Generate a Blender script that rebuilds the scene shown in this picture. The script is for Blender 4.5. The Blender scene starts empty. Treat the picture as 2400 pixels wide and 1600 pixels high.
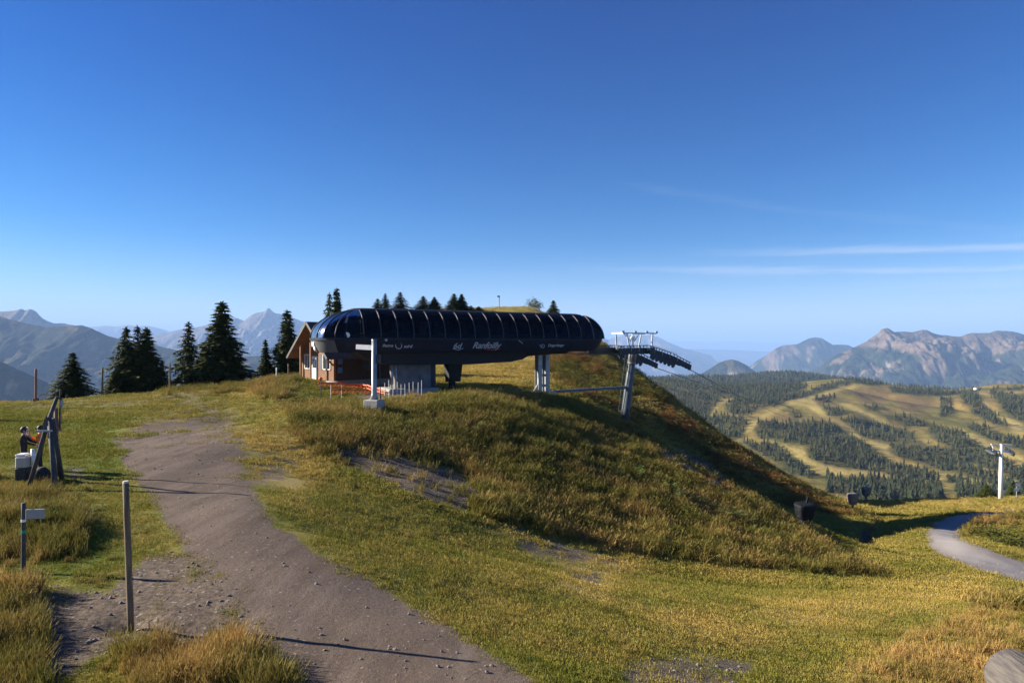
import bpy, bmesh, math, random
import numpy as np
from mathutils import Vector, Matrix

random.seed(7)
RNG = np.random.default_rng(11)
scene = bpy.context.scene
COL = scene.collection
R = math.radians

# ------------------------------------------------------------------ camera, sky, sun, exposure
F = 1430.0                                  # focal length in photo pixels (2400 wide)
cam_data = bpy.data.cameras.new('camera')
cam_data.sensor_width = 36.0
cam_data.lens = 36.0 * F / 2400.0
cam_data.shift_y = 6.0 / 2400.0
cam_data.clip_start = 0.1
cam_data.clip_end = 150000.0
cam = bpy.data.objects.new('camera', cam_data)
cam.rotation_euler = (R(90), 0, 0)
COL.objects.link(cam)
scene.camera = cam

SUN_EL = R(24.0)
SUN_AZ = R(-83.0)                           # from +Y (view) towards -X
SUN_DIR = Vector((math.sin(SUN_AZ) * math.cos(SUN_EL), math.cos(SUN_AZ) * math.cos(SUN_EL), math.sin(SUN_EL)))
sun_data = bpy.data.lights.new('sun', 'SUN')
sun_data.energy = 5.0
sun_data.angle = R(0.5)
sun_data.color = (1.0, 0.90, 0.74)
sun = bpy.data.objects.new('sun', sun_data)
sun.rotation_euler = SUN_DIR.to_track_quat('Z', 'Y').to_euler()
sun.location = (-200, 100, 120)
COL.objects.link(sun)

world = bpy.data.worlds.new('World')
scene.world = world
world.use_nodes = True
scene.view_settings.view_transform = 'Standard'
scene.view_settings.look = 'None'
scene.view_settings.gamma = 1
scene.view_settings.use_curve_mapping = False
scene.view_settings.exposure = 1.5
scene.cycles.volume_bounces = 2


class NT:
    """small node-tree helper"""
    def __init__(s, tree):
        s.t = tree
        tree.nodes.clear()

    def n(s, kind, _in=None, **props):
        nd = s.t.nodes.new(kind)
        for k, v in props.items():
            setattr(nd, k, v)
        for k, v in (_in or {}).items():
            if isinstance(v, bpy.types.NodeSocket):
                s.t.links.new(v, nd.inputs[k])
            else:
                nd.inputs[k].default_value = v
        return nd

    def math(s, op, a, b=None, c=None, clamp=False):
        nd = s.t.nodes.new('ShaderNodeMath')
        nd.operation = op
        nd.use_clamp = clamp
        for i, v in enumerate((a, b, c)):
            if v is None:
                continue
            if isinstance(v, bpy.types.NodeSocket):
                s.t.links.new(v, nd.inputs[i])
            else:
                nd.inputs[i].default_value = v
        return nd.outputs[0]

    def ss(s, x, lo, hi):
        nd = s.t.nodes.new('ShaderNodeMapRange')
        nd.interpolation_type = 'SMOOTHSTEP'
        s.t.links.new(x, nd.inputs[0])
        nd.inputs[1].default_value = lo
        nd.inputs[2].default_value = hi
        return nd.outputs[0]

    def mix(s, f, a, b, mode='MIX'):
        nd = s.t.nodes.new('ShaderNodeMix')
        nd.data_type = 'RGBA'
        nd.blend_type = mode
        for sock, v in ((nd.inputs[0], f), (nd.inputs[6], a), (nd.inputs[7], b)):
            if isinstance(v, bpy.types.NodeSocket):
                s.t.links.new(v, sock)
            else:
                sock.default_value = v if not isinstance(v, tuple) or len(v) == 4 else (*v, 1)
        return nd.outputs[2]

    def noise(s, vec, scale, detail=4, rough=0.55, dist=0.0):
        nd = s.n('ShaderNodeTexNoise', {'Scale': scale, 'Detail': detail, 'Roughness': rough, 'Distortion': dist})
        if vec is not None:
            s.t.links.new(vec, nd.inputs['Vector'])
        return nd.outputs['Fac']


def build_world():
    w = NT(world.node_tree)
    sky = w.n('ShaderNodeTexSky', sky_type='NISHITA')
    sky.sun_disc = False
    sky.sun_elevation = SUN_EL
    sky.sun_rotation = SUN_AZ
    sky.altitude = 1900
    sky.air_density = 1.0
    sky.dust_density = 0.35
    sky.ozone_density = 3.5
    tc = w.n('ShaderNodeTexCoord')
    sep = w.n('ShaderNodeSeparateXYZ', {0: tc.outputs['Generated']})
    X, Y, Z = sep.outputs
    az = w.math('ARCTAN2', X, Y)                       # 0 ahead, + to the right
    el = w.math('ARCSINE', Z)
    comb = w.n('ShaderNodeCombineXYZ', {0: w.math('MULTIPLY', az, 1.6), 1: w.math('MULTIPLY', el, 26.0), 2: 0.0})
    streak = w.noise(comb.outputs[0], 1.6, 6, 0.62, 0.25)
    fine = w.noise(comb.outputs[0], 7.0, 5, 0.6, 0.4)
    wob = w.math('MULTIPLY', w.math('SUBTRACT', streak, 0.5), 0.035)

    def band(c0, slope, width, a0, a1, gain):
        centre = w.math('ADD', c0, w.math('MULTIPLY', w.math('SUBTRACT', az, 0.35), slope))
        d = w.math('ABSOLUTE', w.math('SUBTRACT', w.math('ADD', el, wob), centre))
        f = w.math('SUBTRACT', 1.0, w.ss(d, 0.0, width))
        f = w.math('MULTIPLY', f, w.ss(az, a0, a1))
        f = w.math('MULTIPLY', f, w.math('ADD', 0.35, fine))
        return w.math('MULTIPLY', f, gain)

    b = band(0.142, -0.06, 0.009, 0.24, 0.60, 0.46)
    b = w.math('ADD', b, band(0.112, -0.045, 0.0065, 0.02, 0.42, 0.34))
    b = w.math('ADD', b, band(0.095, -0.04, 0.012, 0.45, 0.70, 0.16))
    b = w.math('ADD', b, band(0.215, -0.22, 0.010, 0.12, 0.26, 0.045))
    hazeb = w.math('MULTIPLY', w.math('SUBTRACT', 1.0, w.ss(el, 0.0, 0.17)), w.math('ADD', 0.26, w.math('MULTIPLY', streak, 0.30)))
    hazeb = w.math('ADD', hazeb, w.math('MULTIPLY', w.math('SUBTRACT', 1.0, w.ss(el, 0.0, 0.09)), 0.40))
    fac = w.math('MINIMUM', w.math('ADD', b, hazeb), 0.85)
    # slightly deeper blue than the raw model, as the polarised-looking photograph has
    hs = w.n('ShaderNodeHueSaturation', {'Color': sky.outputs[0], 'Saturation': 1.32, 'Value': 0.97})
    grade = w.mix(w.ss(el, 0.02, 0.60), (0.85, 0.95, 1.04, 1), (0.0, 0.54, 0.96, 1))
    rgb = w.mix(1.0, hs.outputs[0], grade, 'MULTIPLY')
    col = w.mix(fac, rgb, (5.2, 5.9, 7.0, 1))
    bg = w.n('ShaderNodeBackground', {'Color': col, 'Strength': 0.05})
    out = w.n('ShaderNodeOutputWorld', {'Surface': bg.outputs[0]})


build_world()

# ------------------------------------------------------------------ helpers


def P(px, py, D):
    """world point that the photograph shows at pixel px,py (of 2400x1600) at depth D"""
    return ((px - 1200.0) / F * D, D, -(py - 806.0) / F * D)


def tag(o, label=None, cat=None, group=None, kind=None):
    if label: o['label'] = label
    if cat: o['category'] = cat
    if group: o['group'] = group
    if kind: o['kind'] = kind
    return o


def empty(name, loc, rz=0.0, label=None, cat=None, group=None):
    o = bpy.data.objects.new(name, None)
    o.empty_display_size = 0.3
    o.location = loc
    o.rotation_euler = (0, 0, rz)
    COL.objects.link(o)
    return tag(o, label, cat, group)


def link_mesh(name, me, mat=None, parent=None, smooth=False):
    if mat is not None and not me.materials:
        for m in (mat if isinstance(mat, (list, tuple)) else [mat]):
            me.materials.append(m)
    if smooth:
        me.polygons.foreach_set('use_smooth', [True] * len(me.polygons))
    o = bpy.data.objects.new(name, me)
    COL.objects.link(o)
    if parent is not None:
        o.parent = parent
    return o


class MB:
    """collects simple solids into one mesh"""
    def __init__(s):
        s.v, s.f, s.mi, s.cur = [], [], [], 0

    def add(s, vs, fs):
        b = len(s.v)
        s.v += [tuple(v) for v in vs]
        s.f += [tuple(i + b for i in f) for f in fs]
        s.mi += [s.cur] * len(fs)
        return s

    def box(s, c, size, rz=0.0, taper=1.0, M=None):
        x, y, z = size[0] / 2, size[1] / 2, size[2] / 2
        vs = []
        for k, (dz, t) in enumerate(((-z, 1.0), (z, taper))):
            for dx, dy in ((-x, -y), (x, -y), (x, y), (-x, y)):
                vs.append(Vector((dx * t, dy * t, dz)))
        m = Matrix.Rotation(rz, 4, 'Z') if M is None else M
        vs = [m @ v + Vector(c) for v in vs]
        return s.add(vs, [(3, 2, 1, 0), (4, 5, 6, 7), (0, 1, 5, 4), (1, 2, 6, 5), (2, 3, 7, 6), (3, 0, 4, 7)])

    def bbox(s, c, size, bev=0.02, rz=0.0):
        """box with chamfered edges"""
        x, y, z = size[0] / 2, size[1] / 2, size[2] / 2
        b = min(bev, x * .45, y * .45, z * .45)
        bm = bmesh.new()
        bmesh.ops.create_cube(bm, size=1.0)
        for v in bm.verts:
            v.co = Vector((v.co.x * 2 * x, v.co.y * 2 * y, v.co.z * 2 * z))
        bmesh.ops.bevel(bm, geom=list(bm.edges), offset=b, segments=1, affect='EDGES')
        m = Matrix.Rotation(rz, 4, 'Z')
        bm.verts.index_update()
        vs = [m @ v.co + Vector(c) for v in bm.verts]
        fs = [tuple(v.index for v in f.verts) for f in bm.faces]
        bm.free()
        return s.add(vs, fs)

    def bar(s, a, b, w, h=None, up=(0, 0, 1)):
        a, b = Vector(a), Vector(b)
        h = h or w
        d = (b - a).normalized()
        u = Vector(up)
        if abs(d.dot(u)) > 0.97:
            u = Vector((1, 0, 0))
        r = d.cross(u).normalized()
        u = r.cross(d).normalized()
        vs = []
        for p in (a, b):
            for i, j in ((-1, -1), (1, -1), (1, 1), (-1, 1)):
                vs.append(p + r * (i * w / 2) + u * (j * h / 2))
        return s.add(vs, [(3, 2, 1, 0), (4, 5, 6, 7), (0, 1, 5, 4), (1, 2, 6, 5), (2, 3, 7, 6), (3, 0, 4, 7)])

    def tube(s, pts, rad, n=8, cap=True):
        pts = [Vector(p) for p in pts]
        rad = rad if isinstance(rad, (list, tuple)) else [rad] * len(pts)
        rings = []
        prev = None
        for i, p in enumerate(pts):
            d = (pts[min(i + 1, len(pts) - 1)] - pts[max(i - 1, 0)]).normalized()
            if prev is None:
                u = Vector((0, 0, 1)) if abs(d.z) < 0.9 else Vector((1, 0, 0))
            else:
                u = prev
            r = d.cross(u).normalized()
            u = r.cross(d).normalized()
            prev = u
            rings.append([p + r * math.cos(2 * math.pi * k / n) * rad[i] + u * math.sin(2 * math.pi * k / n) * rad[i] for k in range(n)])
        vs = [v for ring in rings for v in ring]
        fs = []
        for i in range(len(rings) - 1):
            for k in range(n):
                a, b = i * n + k, i * n + (k + 1) % n
                fs.append((a, b, b + n, a + n))
        if cap:
            fs.append(tuple(range(n - 1, -1, -1)))
            fs.append(tuple(range((len(rings) - 1) * n, len(rings) * n)))
        return s.add(vs, fs)

    def disc(s, c, axis, r, t, n=14):
        axis = Vector(axis).normalized()
        return s.tube([Vector(c) - axis * t / 2, Vector(c) + axis * t / 2], r, n)

    def build(s, name, mat, parent=None, smooth=False, fix=False):
        me = bpy.data.meshes.new(name)
        me.from_pydata(s.v, [], s.f)
        mats = mat if isinstance(mat, (list, tuple)) else [mat]
        for m in mats:
            me.materials.append(m)
        if len(mats) > 1:
            me.polygons.foreach_set('material_index', s.mi)
        if fix:
            bm = bmesh.new(); bm.from_mesh(me)
            bmesh.ops.recalc_face_normals(bm, faces=bm.faces)
            bm.to_mesh(me); bm.free()
        me.update()
        return link_mesh(name, me, None, parent, smooth)


# ---- numpy noise
def _hash(ix, iy, seed):
    h = (ix.astype(np.int64) * 374761393 + iy.astype(np.int64) * 668265263 + seed * 1442695041) & 0xFFFFFFFF
    h = ((h ^ (h >> 13)) * 1274126177) & 0xFFFFFFFF
    h = h ^ (h >> 16)
    return (h & 0xFFFFFF) / float(0xFFFFFF)


def vnoise(x, y, seed=0):
    ix, iy = np.floor(x), np.floor(y)
    fx, fy = x - ix, y - iy
    fx = fx * fx * fx * (fx * (fx * 6 - 15) + 10)
    fy = fy * fy * fy * (fy * (fy * 6 - 15) + 10)
    a = _hash(ix, iy, seed); b = _hash(ix + 1, iy, seed)
    c = _hash(ix, iy + 1, seed); d = _hash(ix + 1, iy + 1, seed)
    return (a * (1 - fx) + b * fx) * (1 - fy) + (c * (1 - fx) + d * fx) * fy


def fbm(x, y, seed=0, oct=5, gain=0.5, lac=2.03):
    """about -1..1"""
    x = np.asarray(x, float); y = np.asarray(y, float)
    s = np.zeros(np.broadcast(x, y).shape); a = 1.0; t = 0.0
    c, sn = math.cos(0.6), math.sin(0.6)
    for o in range(oct):
        s += a * (vnoise(x, y, seed + o * 17) * 2 - 1); t += a
        x, y = (x * c - y * sn) * lac + 13.7, (x * sn + y * c) * lac - 7.1
        a *= gain
    return s / t


def ridged(x, y, seed=0, oct=5, gain=0.5, lac=2.05):
    """0..1, ridges at 1"""
    x = np.asarray(x, float); y = np.asarray(y, float)
    s = np.zeros(np.broadcast(x, y).shape); a = 1.0; t = 0.0
    c, sn = math.cos(0.5), math.sin(0.5)
    for o in range(oct):
        n = 1 - np.abs(vnoise(x, y, seed + o * 31) * 2 - 1)
        s += a * n * n; t += a
        x, y = (x * c - y * sn) * lac + 3.1, (x * sn + y * c) * lac + 9.4
        a *= gain
    return s / t


def smooth01(x, lo, hi):
    t = np.clip((x - lo) / (hi - lo), 0, 1)
    return t * t * (3 - 2 * t)


class TPS:
    def __init__(s, pts, lam=1e-4):
        p = np.array(pts, float)
        s.sc = np.abs(p[:, :2]).max()
        s.c = p[:, :2] / s.sc
        n = len(p)
        K = s.k(s.c, s.c) + lam * np.eye(n)
        A = np.zeros((n + 3, n + 3))
        A[:n, :n] = K
        A[:n, n] = 1; A[:n, n + 1:] = s.c
        A[n, :n] = 1; A[n + 1:, :n] = s.c.T
        s.w = np.linalg.solve(A, np.concatenate([p[:, 2], [0, 0, 0]]))

    @staticmethod
    def k(a, b):
        d2 = (a[:, None, 0] - b[None, :, 0]) ** 2 + (a[:, None, 1] - b[None, :, 1]) ** 2
        return 0.5 * d2 * np.log(d2 + 1e-12)

    def __call__(s, x, y):
        sh = np.shape(x)
        q = np.stack([np.ravel(x), np.ravel(y)], 1) / s.sc
        out = np.empty(len(q))
        n = len(s.c)
        for i in range(0, len(q), 20000):
            qq = q[i:i + 20000]
            out[i:i + 20000] = s.k(qq, s.c) @ s.w[:n] + s.w[n] + qq @ s.w[n + 1:]
        return out.reshape(sh)


def poly_sd(px, py, poly):
    """signed distance to polygon, positive inside"""
    poly = np.array(poly, float)
    d = np.full(np.shape(px), 1e18)
    inside = np.zeros(np.shape(px), bool)
    n = len(poly)
    for i in range(n):
        x0, y0 = poly[i]; x1, y1 = poly[(i + 1) % n]
        ex, ey = x1 - x0, y1 - y0
        t = np.clip(((px - x0) * ex + (py - y0) * ey) / (ex * ex + ey * ey + 1e-9), 0, 1)
        d = np.minimum(d, (px - x0 - t * ex) ** 2 + (py - y0 - t * ey) ** 2)
        cond = ((y0 > py) != (y1 > py)) & (px < (x1 - x0) * (py - y0) / ((y1 - y0) if y1 != y0 else 1e-9) + x0)
        inside ^= cond
    d = np.sqrt(d)
    return np.where(inside, d, -d)


def line_d(px, py, line):
    d = np.full(np.shape(px), 1e18)
    for (x0, y0), (x1, y1) in zip(line[:-1], line[1:]):
        ex, ey = x1 - x0, y1 - y0
        t = np.clip(((px - x0) * ex + (py - y0) * ey) / (ex * ex + ey * ey + 1e-9), 0, 1)
        d = np.minimum(d, (px - x0 - t * ex) ** 2 + (py - y0 - t * ey) ** 2)
    return np.sqrt(d)


def grid_mesh(name, X, Y, Z, mat, attrs=None, parent=None):
    ny, nx = X.shape
    me = bpy.data.meshes.new(name)
    co = np.stack([X, Y, Z], -1).reshape(-1, 3)
    idx = np.arange(nx * ny).reshape(ny, nx)
    q = np.stack([idx[:-1, :-1], idx[:-1, 1:], idx[1:, 1:], idx[1:, :-1]], -1).reshape(-1, 4)
    me.vertices.add(len(co)); me.vertices.foreach_set('co', co.ravel())
    me.loops.add(q.size); me.loops.foreach_set('vertex_index', q.ravel().astype(np.int32))
    me.polygons.add(len(q))
    me.polygons.foreach_set('loop_start', np.arange(0, q.size, 4, dtype=np.int32))
    me.polygons.foreach_set('use_smooth', np.ones(len(q), bool))
    me.update(calc_edges=True)
    for k, v in (attrs or {}).items():
        a = me.attributes.new(k, 'FLOAT_COLOR', 'POINT')
        c = np.zeros((nx * ny, 4)); c[:, 3] = 1
        for i, ch in enumerate(v):
            c[:, i] = np.ravel(ch)
        a.data.foreach_set('color', c.ravel())
    return link_mesh(name, me, mat, parent)


# ------------------------------------------------------------------ materials
MATS = {}


def mat_new(name):
    m = bpy.data.materials.new(name)
    m.use_nodes = True
    MATS[name] = m
    return m, NT(m.node_tree)


def principled(name, col, rough=0.6, metal=0.0, noise_amt=0.25, nscale=8.0, bump=0.0, spec=0.5, streak=None, col2=None):
    m, t = mat_new(name)
    tc = t.n('ShaderNodeTexCoord')
    vec = tc.outputs['Object']
    if streak:
        vec = t.n('ShaderNodeMapping', {'Vector': vec, 'Scale': streak}).outputs[0]
    nz = t.noise(vec, nscale, 5, 0.6)
    c2 = col2 or tuple(c * (1 - noise_amt) for c in col)
    c1 = col if col2 else tuple(min(1, c * (1 + noise_amt)) for c in col)
    cc = t.mix(t.ss(nz, 0.3, 0.7), c2, c1)
    b = t.n('ShaderNodeBsdfPrincipled', {'Base Color': cc, 'Metallic': metal})
    t.t.links.new(t.math('ADD', rough - 0.08, t.math('MULTIPLY', nz, 0.16)), b.inputs['Roughness'])
    b.inputs['Specular IOR Level'].default_value = spec
    if bump:
        bp = t.n('ShaderNodeBump', {'Strength': bump, 'Distance': 0.02, 'Height': nz})
        t.t.links.new(bp.outputs[0], b.inputs['Normal'])
    t.n('ShaderNodeOutputMaterial', {'Surface': b.outputs[0]})
    return m


M_STEEL = principled('galvanised_steel', (0.27, 0.29, 0.31), 0.5, 0.5, 0.18, 3.0)
M_STEEL_T = principled('tower_steel', (0.10, 0.12, 0.145), 0.6, 0.2, 0.25, 2.0, streak=(2, 2, .5))
M_STEEL_D = principled('dark_steel', (0.035, 0.04, 0.05), 0.5, 0.5, 0.3, 6.0)
M_WHITE = principled('white_paint', (0.78, 0.77, 0.74), 0.45, 0.0, 0.08, 3.0)
M_WOOD = principled('weathered_post_wood', (0.165, 0.115, 0.07), 0.85, 0, 0.4, 3.0, 0.4, streak=(9, 9, 0.7))
M_WOOD_RED = principled('reddish_post_wood', (0.24, 0.12, 0.09), 0.85, 0, 0.35, 3.0, 0.4, streak=(9, 9, 0.7))
M_WOOD_GREY = principled('grey_beam_wood', (0.055, 0.056, 0.062), 0.8, 0, 0.35, 2.5, 0.4, streak=(8, 8, 1.2))
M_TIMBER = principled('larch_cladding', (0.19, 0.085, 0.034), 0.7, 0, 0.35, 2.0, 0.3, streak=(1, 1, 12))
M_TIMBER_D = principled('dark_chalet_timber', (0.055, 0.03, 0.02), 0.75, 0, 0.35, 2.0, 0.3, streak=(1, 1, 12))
M_ROOF = principled('chalet_roof_sheet', (0.075, 0.07, 0.066), 0.6, 0.2, 0.25, 5)
M_CONC_SHADE = principled('shaded_concrete', (0.13, 0.128, 0.13), 0.9, 0, 0.25, 1.5, 0.3)  # plain concrete darkened to paint in the shade on the station pillar
M_CONC = principled('concrete', (0.30, 0.29, 0.275), 0.9, 0, 0.18, 5.0, 0.3)
M_DECK = principled('pale_deck', (0.62, 0.58, 0.52), 0.8, 0, 0.15, 4.0)
M_BODY = principled('anthracite_cladding', (0.018, 0.021, 0.032), 0.6, 0.0, 0.2, 1.5, spec=0.18)
M_END_LIT = principled('sunlit_end_cladding', (0.115, 0.118, 0.128), 0.45, 0.0, 0.12, 1.5, spec=0.4)  # side cladding lightened to paint in the sun on the rounded end
M_BELLY = principled('dark_underside', (0.008, 0.009, 0.012), 0.7, 0.0, 0.25, 2)
M_TRIM = principled('grey_trim', (0.30, 0.31, 0.33), 0.4, 0.5, 0.1, 3)
M_RIB = principled('rib_metal', (0.055, 0.055, 0.06), 0.45, 0.3, 0.2, 6)
M_LETTER = principled('lettering_grey', (0.42, 0.43, 0.46), 0.6, 0, 0.12, 9)
M_LETTERW = principled('lettering_white', (0.85, 0.85, 0.85), 0.6, 0, 0.05, 9)
M_RED = principled('red_logo_paint', (0.55, 0.05, 0.04), 0.5, 0, 0.15, 5)
M_ORANGE = principled('orange_red_net', (0.75, 0.11, 0.04), 0.6, 0, 0.25, 5)
M_BLACK = principled('black_cloth', (0.018, 0.018, 0.022), 0.85, 0, 0.3, 8)
M_HOOD = principled('shaded_gun_hood', (0.008, 0.009, 0.012), 0.7, 0, 0.3, 3, spec=0.2)  # dark cloth, made blacker to paint in the mound's shade
M_HOODB = principled('brown_gun_hood', (0.19, 0.15, 0.12), 0.75, 0, 0.25, 3)
M_SKIN = principled('skin', (0.50, 0.30, 0.21), 0.6, 0, 0.08, 8)
M_HAIR = principled('dark_hair', (0.02, 0.015, 0.012), 0.6, 0, 0.3, 20)
M_ORG = principled('orange_top_cloth', (0.70, 0.20, 0.04), 0.85, 0, 0.25, 8)
M_PALE = principled('pale_scarf_cloth', (0.65, 0.55, 0.52), 0.85, 0, 0.25, 8)
M_CREAM = principled('cream_plastic', (0.42, 0.39, 0.33), 0.6, 0, 0.06, 4)
M_BLUE = principled('blue_plastic', (0.06, 0.18, 0.42), 0.4, 0, 0.1, 4)
M_BARK = principled('bark', (0.09, 0.07, 0.055), 0.95, 0, 0.4, 4, 0.5, streak=(5, 5, 1))
M_STONE = principled('pale_stone', (0.20, 0.17, 0.15), 0.95, 0, 0.5, 6, 0.4)
M_CABLE = principled('steel_rope', (0.10, 0.10, 0.11), 0.5, 0.6, 0.2, 30)
M_GREENP = principled('green_band_paint', (0.03, 0.28, 0.14), 0.6, 0, 0.1, 5)
M_BOARD = principled('grey_sign_board', (0.30, 0.29, 0.27), 0.7, 0, 0.15, 5)


def build_glass():
    m, t = mat_new('tinted_glazing')
    lw = t.n('ShaderNodeLayerWeight', {'Blend': 0.22})
    tr = t.n('ShaderNodeBsdfTransparent', {'Color': (0.07, 0.08, 0.11, 1)})
    tc = t.n('ShaderNodeTexCoord')
    nz = t.noise(tc.outputs['Object'], 1.3, 4)
    gl = t.n('ShaderNodeBsdfGlossy', {'Color': (0.85, 0.9, 1.0, 1), 'Roughness': 0.12})
    df = t.n('ShaderNodeBsdfDiffuse', {'Color': (0.012, 0.016, 0.03, 1)})
    mix0 = t.n('ShaderNodeMixShader', {0: t.math('ADD', 0.12, t.math('MULTIPLY', nz, 0.2))})
    t.t.links.new(tr.outputs[0], mix0.inputs[1]); t.t.links.new(df.outputs[0], mix0.inputs[2])
    fac = t.math('MULTIPLY', lw.outputs['Fresnel'], 0.5)
    mx = t.n('ShaderNodeMixShader', {0: fac})
    t.t.links.new(mix0.outputs[0], mx.inputs[1]); t.t.links.new(gl.outputs[0], mx.inputs[2])
    t.n('ShaderNodeOutputMaterial', {'Surface': mx.outputs[0]})
    return m


M_GLASS = build_glass()
M_WGLASS = principled('window_glass', (0.05, 0.065, 0.09), 0.08, 0.0, 0.2, 2, spec=1.0)


def build_ground_material():
    m, t = mat_new('alpine_ground')
    geo = t.n('ShaderNodeNewGeometry')
    pos = geo.outputs['Position']
    c1 = t.n('ShaderNodeAttribute', attribute_name='cls')
    c2 = t.n('ShaderNodeAttribute', attribute_name='cls2')
    s1 = t.n('ShaderNodeSeparateColor', {0: c1.outputs['Color']})
    s2 = t.n('ShaderNodeSeparateColor', {0: c2.outputs['Color']})
    road, bank, bare = s1.outputs
    lush, heath, straw = s2.outputs
    nb = t.noise(pos, 0.35, 5, 0.6)
    nm = t.noise(pos, 1.6, 6, 0.65)
    nf = t.noise(pos, 11.0, 6, 0.7)
    nff = t.noise(pos, 45.0, 4, 0.7)
    # grass: green to straw
    g = t.mix(t.ss(nm, 0.35, 0.66), (0.115, 0.125, 0.018), (0.25, 0.20, 0.046))
    g = t.mix(t.math('MULTIPLY', t.ss(nf, 0.4, 0.7), 0.55), g, (0.065, 0.075, 0.013))
    g = t.mix(t.math('MULTIPLY', lush, t.ss(nm, 0.3, 0.6)), g, (0.10, 0.15, 0.016))
    g = t.mix(t.math('MULTIPLY', straw, t.ss(nb, 0.35, 0.6)), g, (0.30, 0.235, 0.085))
    # bank: darker tussocks
    bk = t.mix(t.ss(nm, 0.35, 0.65), (0.055, 0.062, 0.013), (0.17, 0.125, 0.035))
    g = t.mix(bank, g, bk)
    hh = t.mix(t.ss(nm, 0.38, 0.62), (0.06, 0.055, 0.016), (0.20, 0.125, 0.045))
    hh = t.mix(t.ss(nf, 0.5, 0.75), hh, (0.05, 0.028, 0.016))
    g = t.mix(heath, g, hh)
    # gravel
    vor = t.n('ShaderNodeTexVoronoi', {'Vector': pos, 'Scale': 24.0})
    vs = t.n('ShaderNodeSeparateColor', {0: vor.outputs['Color']})
    gr = t.mix(t.ss(nb, 0.35, 0.65), (0.112, 0.082, 0.061), (0.155, 0.116, 0.088))
    gr = t.mix(t.math('MULTIPLY', t.ss(vs.outputs[0], 0.0, 1.0), 0.45), gr, (0.078, 0.062, 0.054))
    gr = t.mix(t.ss(vs.outputs[1], 0.985, 0.998), gr, (0.27, 0.245, 0.22))
    mp = t.n('ShaderNodeMapping', {'Vector': pos, 'Rotation': (0, 0, R(-24.7)), 'Scale': (1.5, 0.10, 1.0)})
    rut = t.noise(mp.outputs[0], 1.6, 5, 0.6, 0.3)
    gr = t.mix(t.math('MULTIPLY', t.ss(rut, 0.50, 0.64), 0.5), gr, (0.18, 0.142, 0.115))
    gr = t.mix(t.math('MULTIPLY', t.ss(rut, 0.48, 0.34), 0.5), gr, (0.085, 0.065, 0.052))
    c3 = t.n('ShaderNodeAttribute', attribute_name='cls3')
    s3 = t.n('ShaderNodeSeparateColor', {0: c3.outputs['Color']})
    gr = t.mix(s3.outputs[0], gr, t.mix(nf, (0.22, 0.205, 0.20), (0.34, 0.31, 0.295)))
    # dirt
    dr = t.mix(t.ss(nf, 0.3, 0.7), (0.055, 0.041, 0.031), (0.19, 0.145, 0.108))
    dr = t.mix(t.ss(vs.outputs[1], 0.955, 0.99), dr, (0.26, 0.24, 0.22))
    edge = t.math('ADD', road, t.math('MULTIPLY', t.math('SUBTRACT', t.math('ADD', t.math('MULTIPLY', nm, 0.6), t.math('MULTIPLY', nf, 0.4)), 0.5), 1.3))
    c = t.mix(t.ss(edge, 0.42, 0.58), g, gr)
    edge2 = t.math('ADD', bare, t.math('MULTIPLY', t.math('SUBTRACT', t.math('ADD', t.math('MULTIPLY', nm, 0.5), t.math('MULTIPLY', nf, 0.5)), 0.5), 1.6))
    c = t.mix(t.ss(edge2, 0.44, 0.58), c, dr)
    b = t.n('ShaderNodeBsdfPrincipled', {'Base Color': c, 'Roughness': 0.95})
    b.inputs['Specular IOR Level'].default_value = 0.15
    bh = t.math('ADD', t.math('MULTIPLY', nf, 0.6), t.math('MULTIPLY', nff, 0.35))
    bp = t.n('ShaderNodeBump', {'Strength': 0.75, 'Distance': 0.06, 'Height': bh})
    t.t.links.new(bp.outputs[0], b.inputs['Normal'])
    t.n('ShaderNodeOutputMaterial', {'Surface': b.outputs[0]})
    return m


M_GROUND = build_ground_material()


def build_hill_material():
    m, t = mat_new('hill_pasture')
    pos = t.n('ShaderNodeNewGeometry').outputs['Position']
    c1 = t.n('ShaderNodeAttribute', attribute_name='cls')
    s1 = t.n('ShaderNodeSeparateColor', {0: c1.outputs['Color']})
    run, forest, heath = s1.outputs
    n1 = t.noise(pos, 0.012, 6, 0.6)
    n2 = t.noise(pos, 0.07, 6, 0.65)
    c = t.mix(t.ss(n1, 0.35, 0.65), (0.115, 0.105, 0.024), (0.24, 0.168, 0.05))
    c = t.mix(t.math('MULTIPLY', heath, 0.8), c, (0.115, 0.075, 0.036))
    c = t.mix(t.math('MULTIPLY', t.ss(n2, 0.48, 0.66), 0.5), c, (0.05, 0.058, 0.018))
    c = t.mix(run, c, t.mix(n2, (0.23, 0.20, 0.058), (0.34, 0.25, 0.095)))
    c = t.mix(forest, c, t.mix(n2, (0.010, 0.018, 0.010), (0.05, 0.055, 0.02)))
    b = t.n('ShaderNodeBsdfPrincipled', {'Base Color': c, 'Roughness': 0.95})
    b.inputs['Specular IOR Level'].default_value = 0.1
    bp = t.n('ShaderNodeBump', {'Strength': 0.7, 'Distance': 4.0, 'Height': n2})
    t.t.links.new(bp.outputs[0], b.inputs['Normal'])
    t.n('ShaderNodeOutputMaterial', {'Surface': b.outputs[0]})
    return m


M_HILL = build_hill_material()


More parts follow.
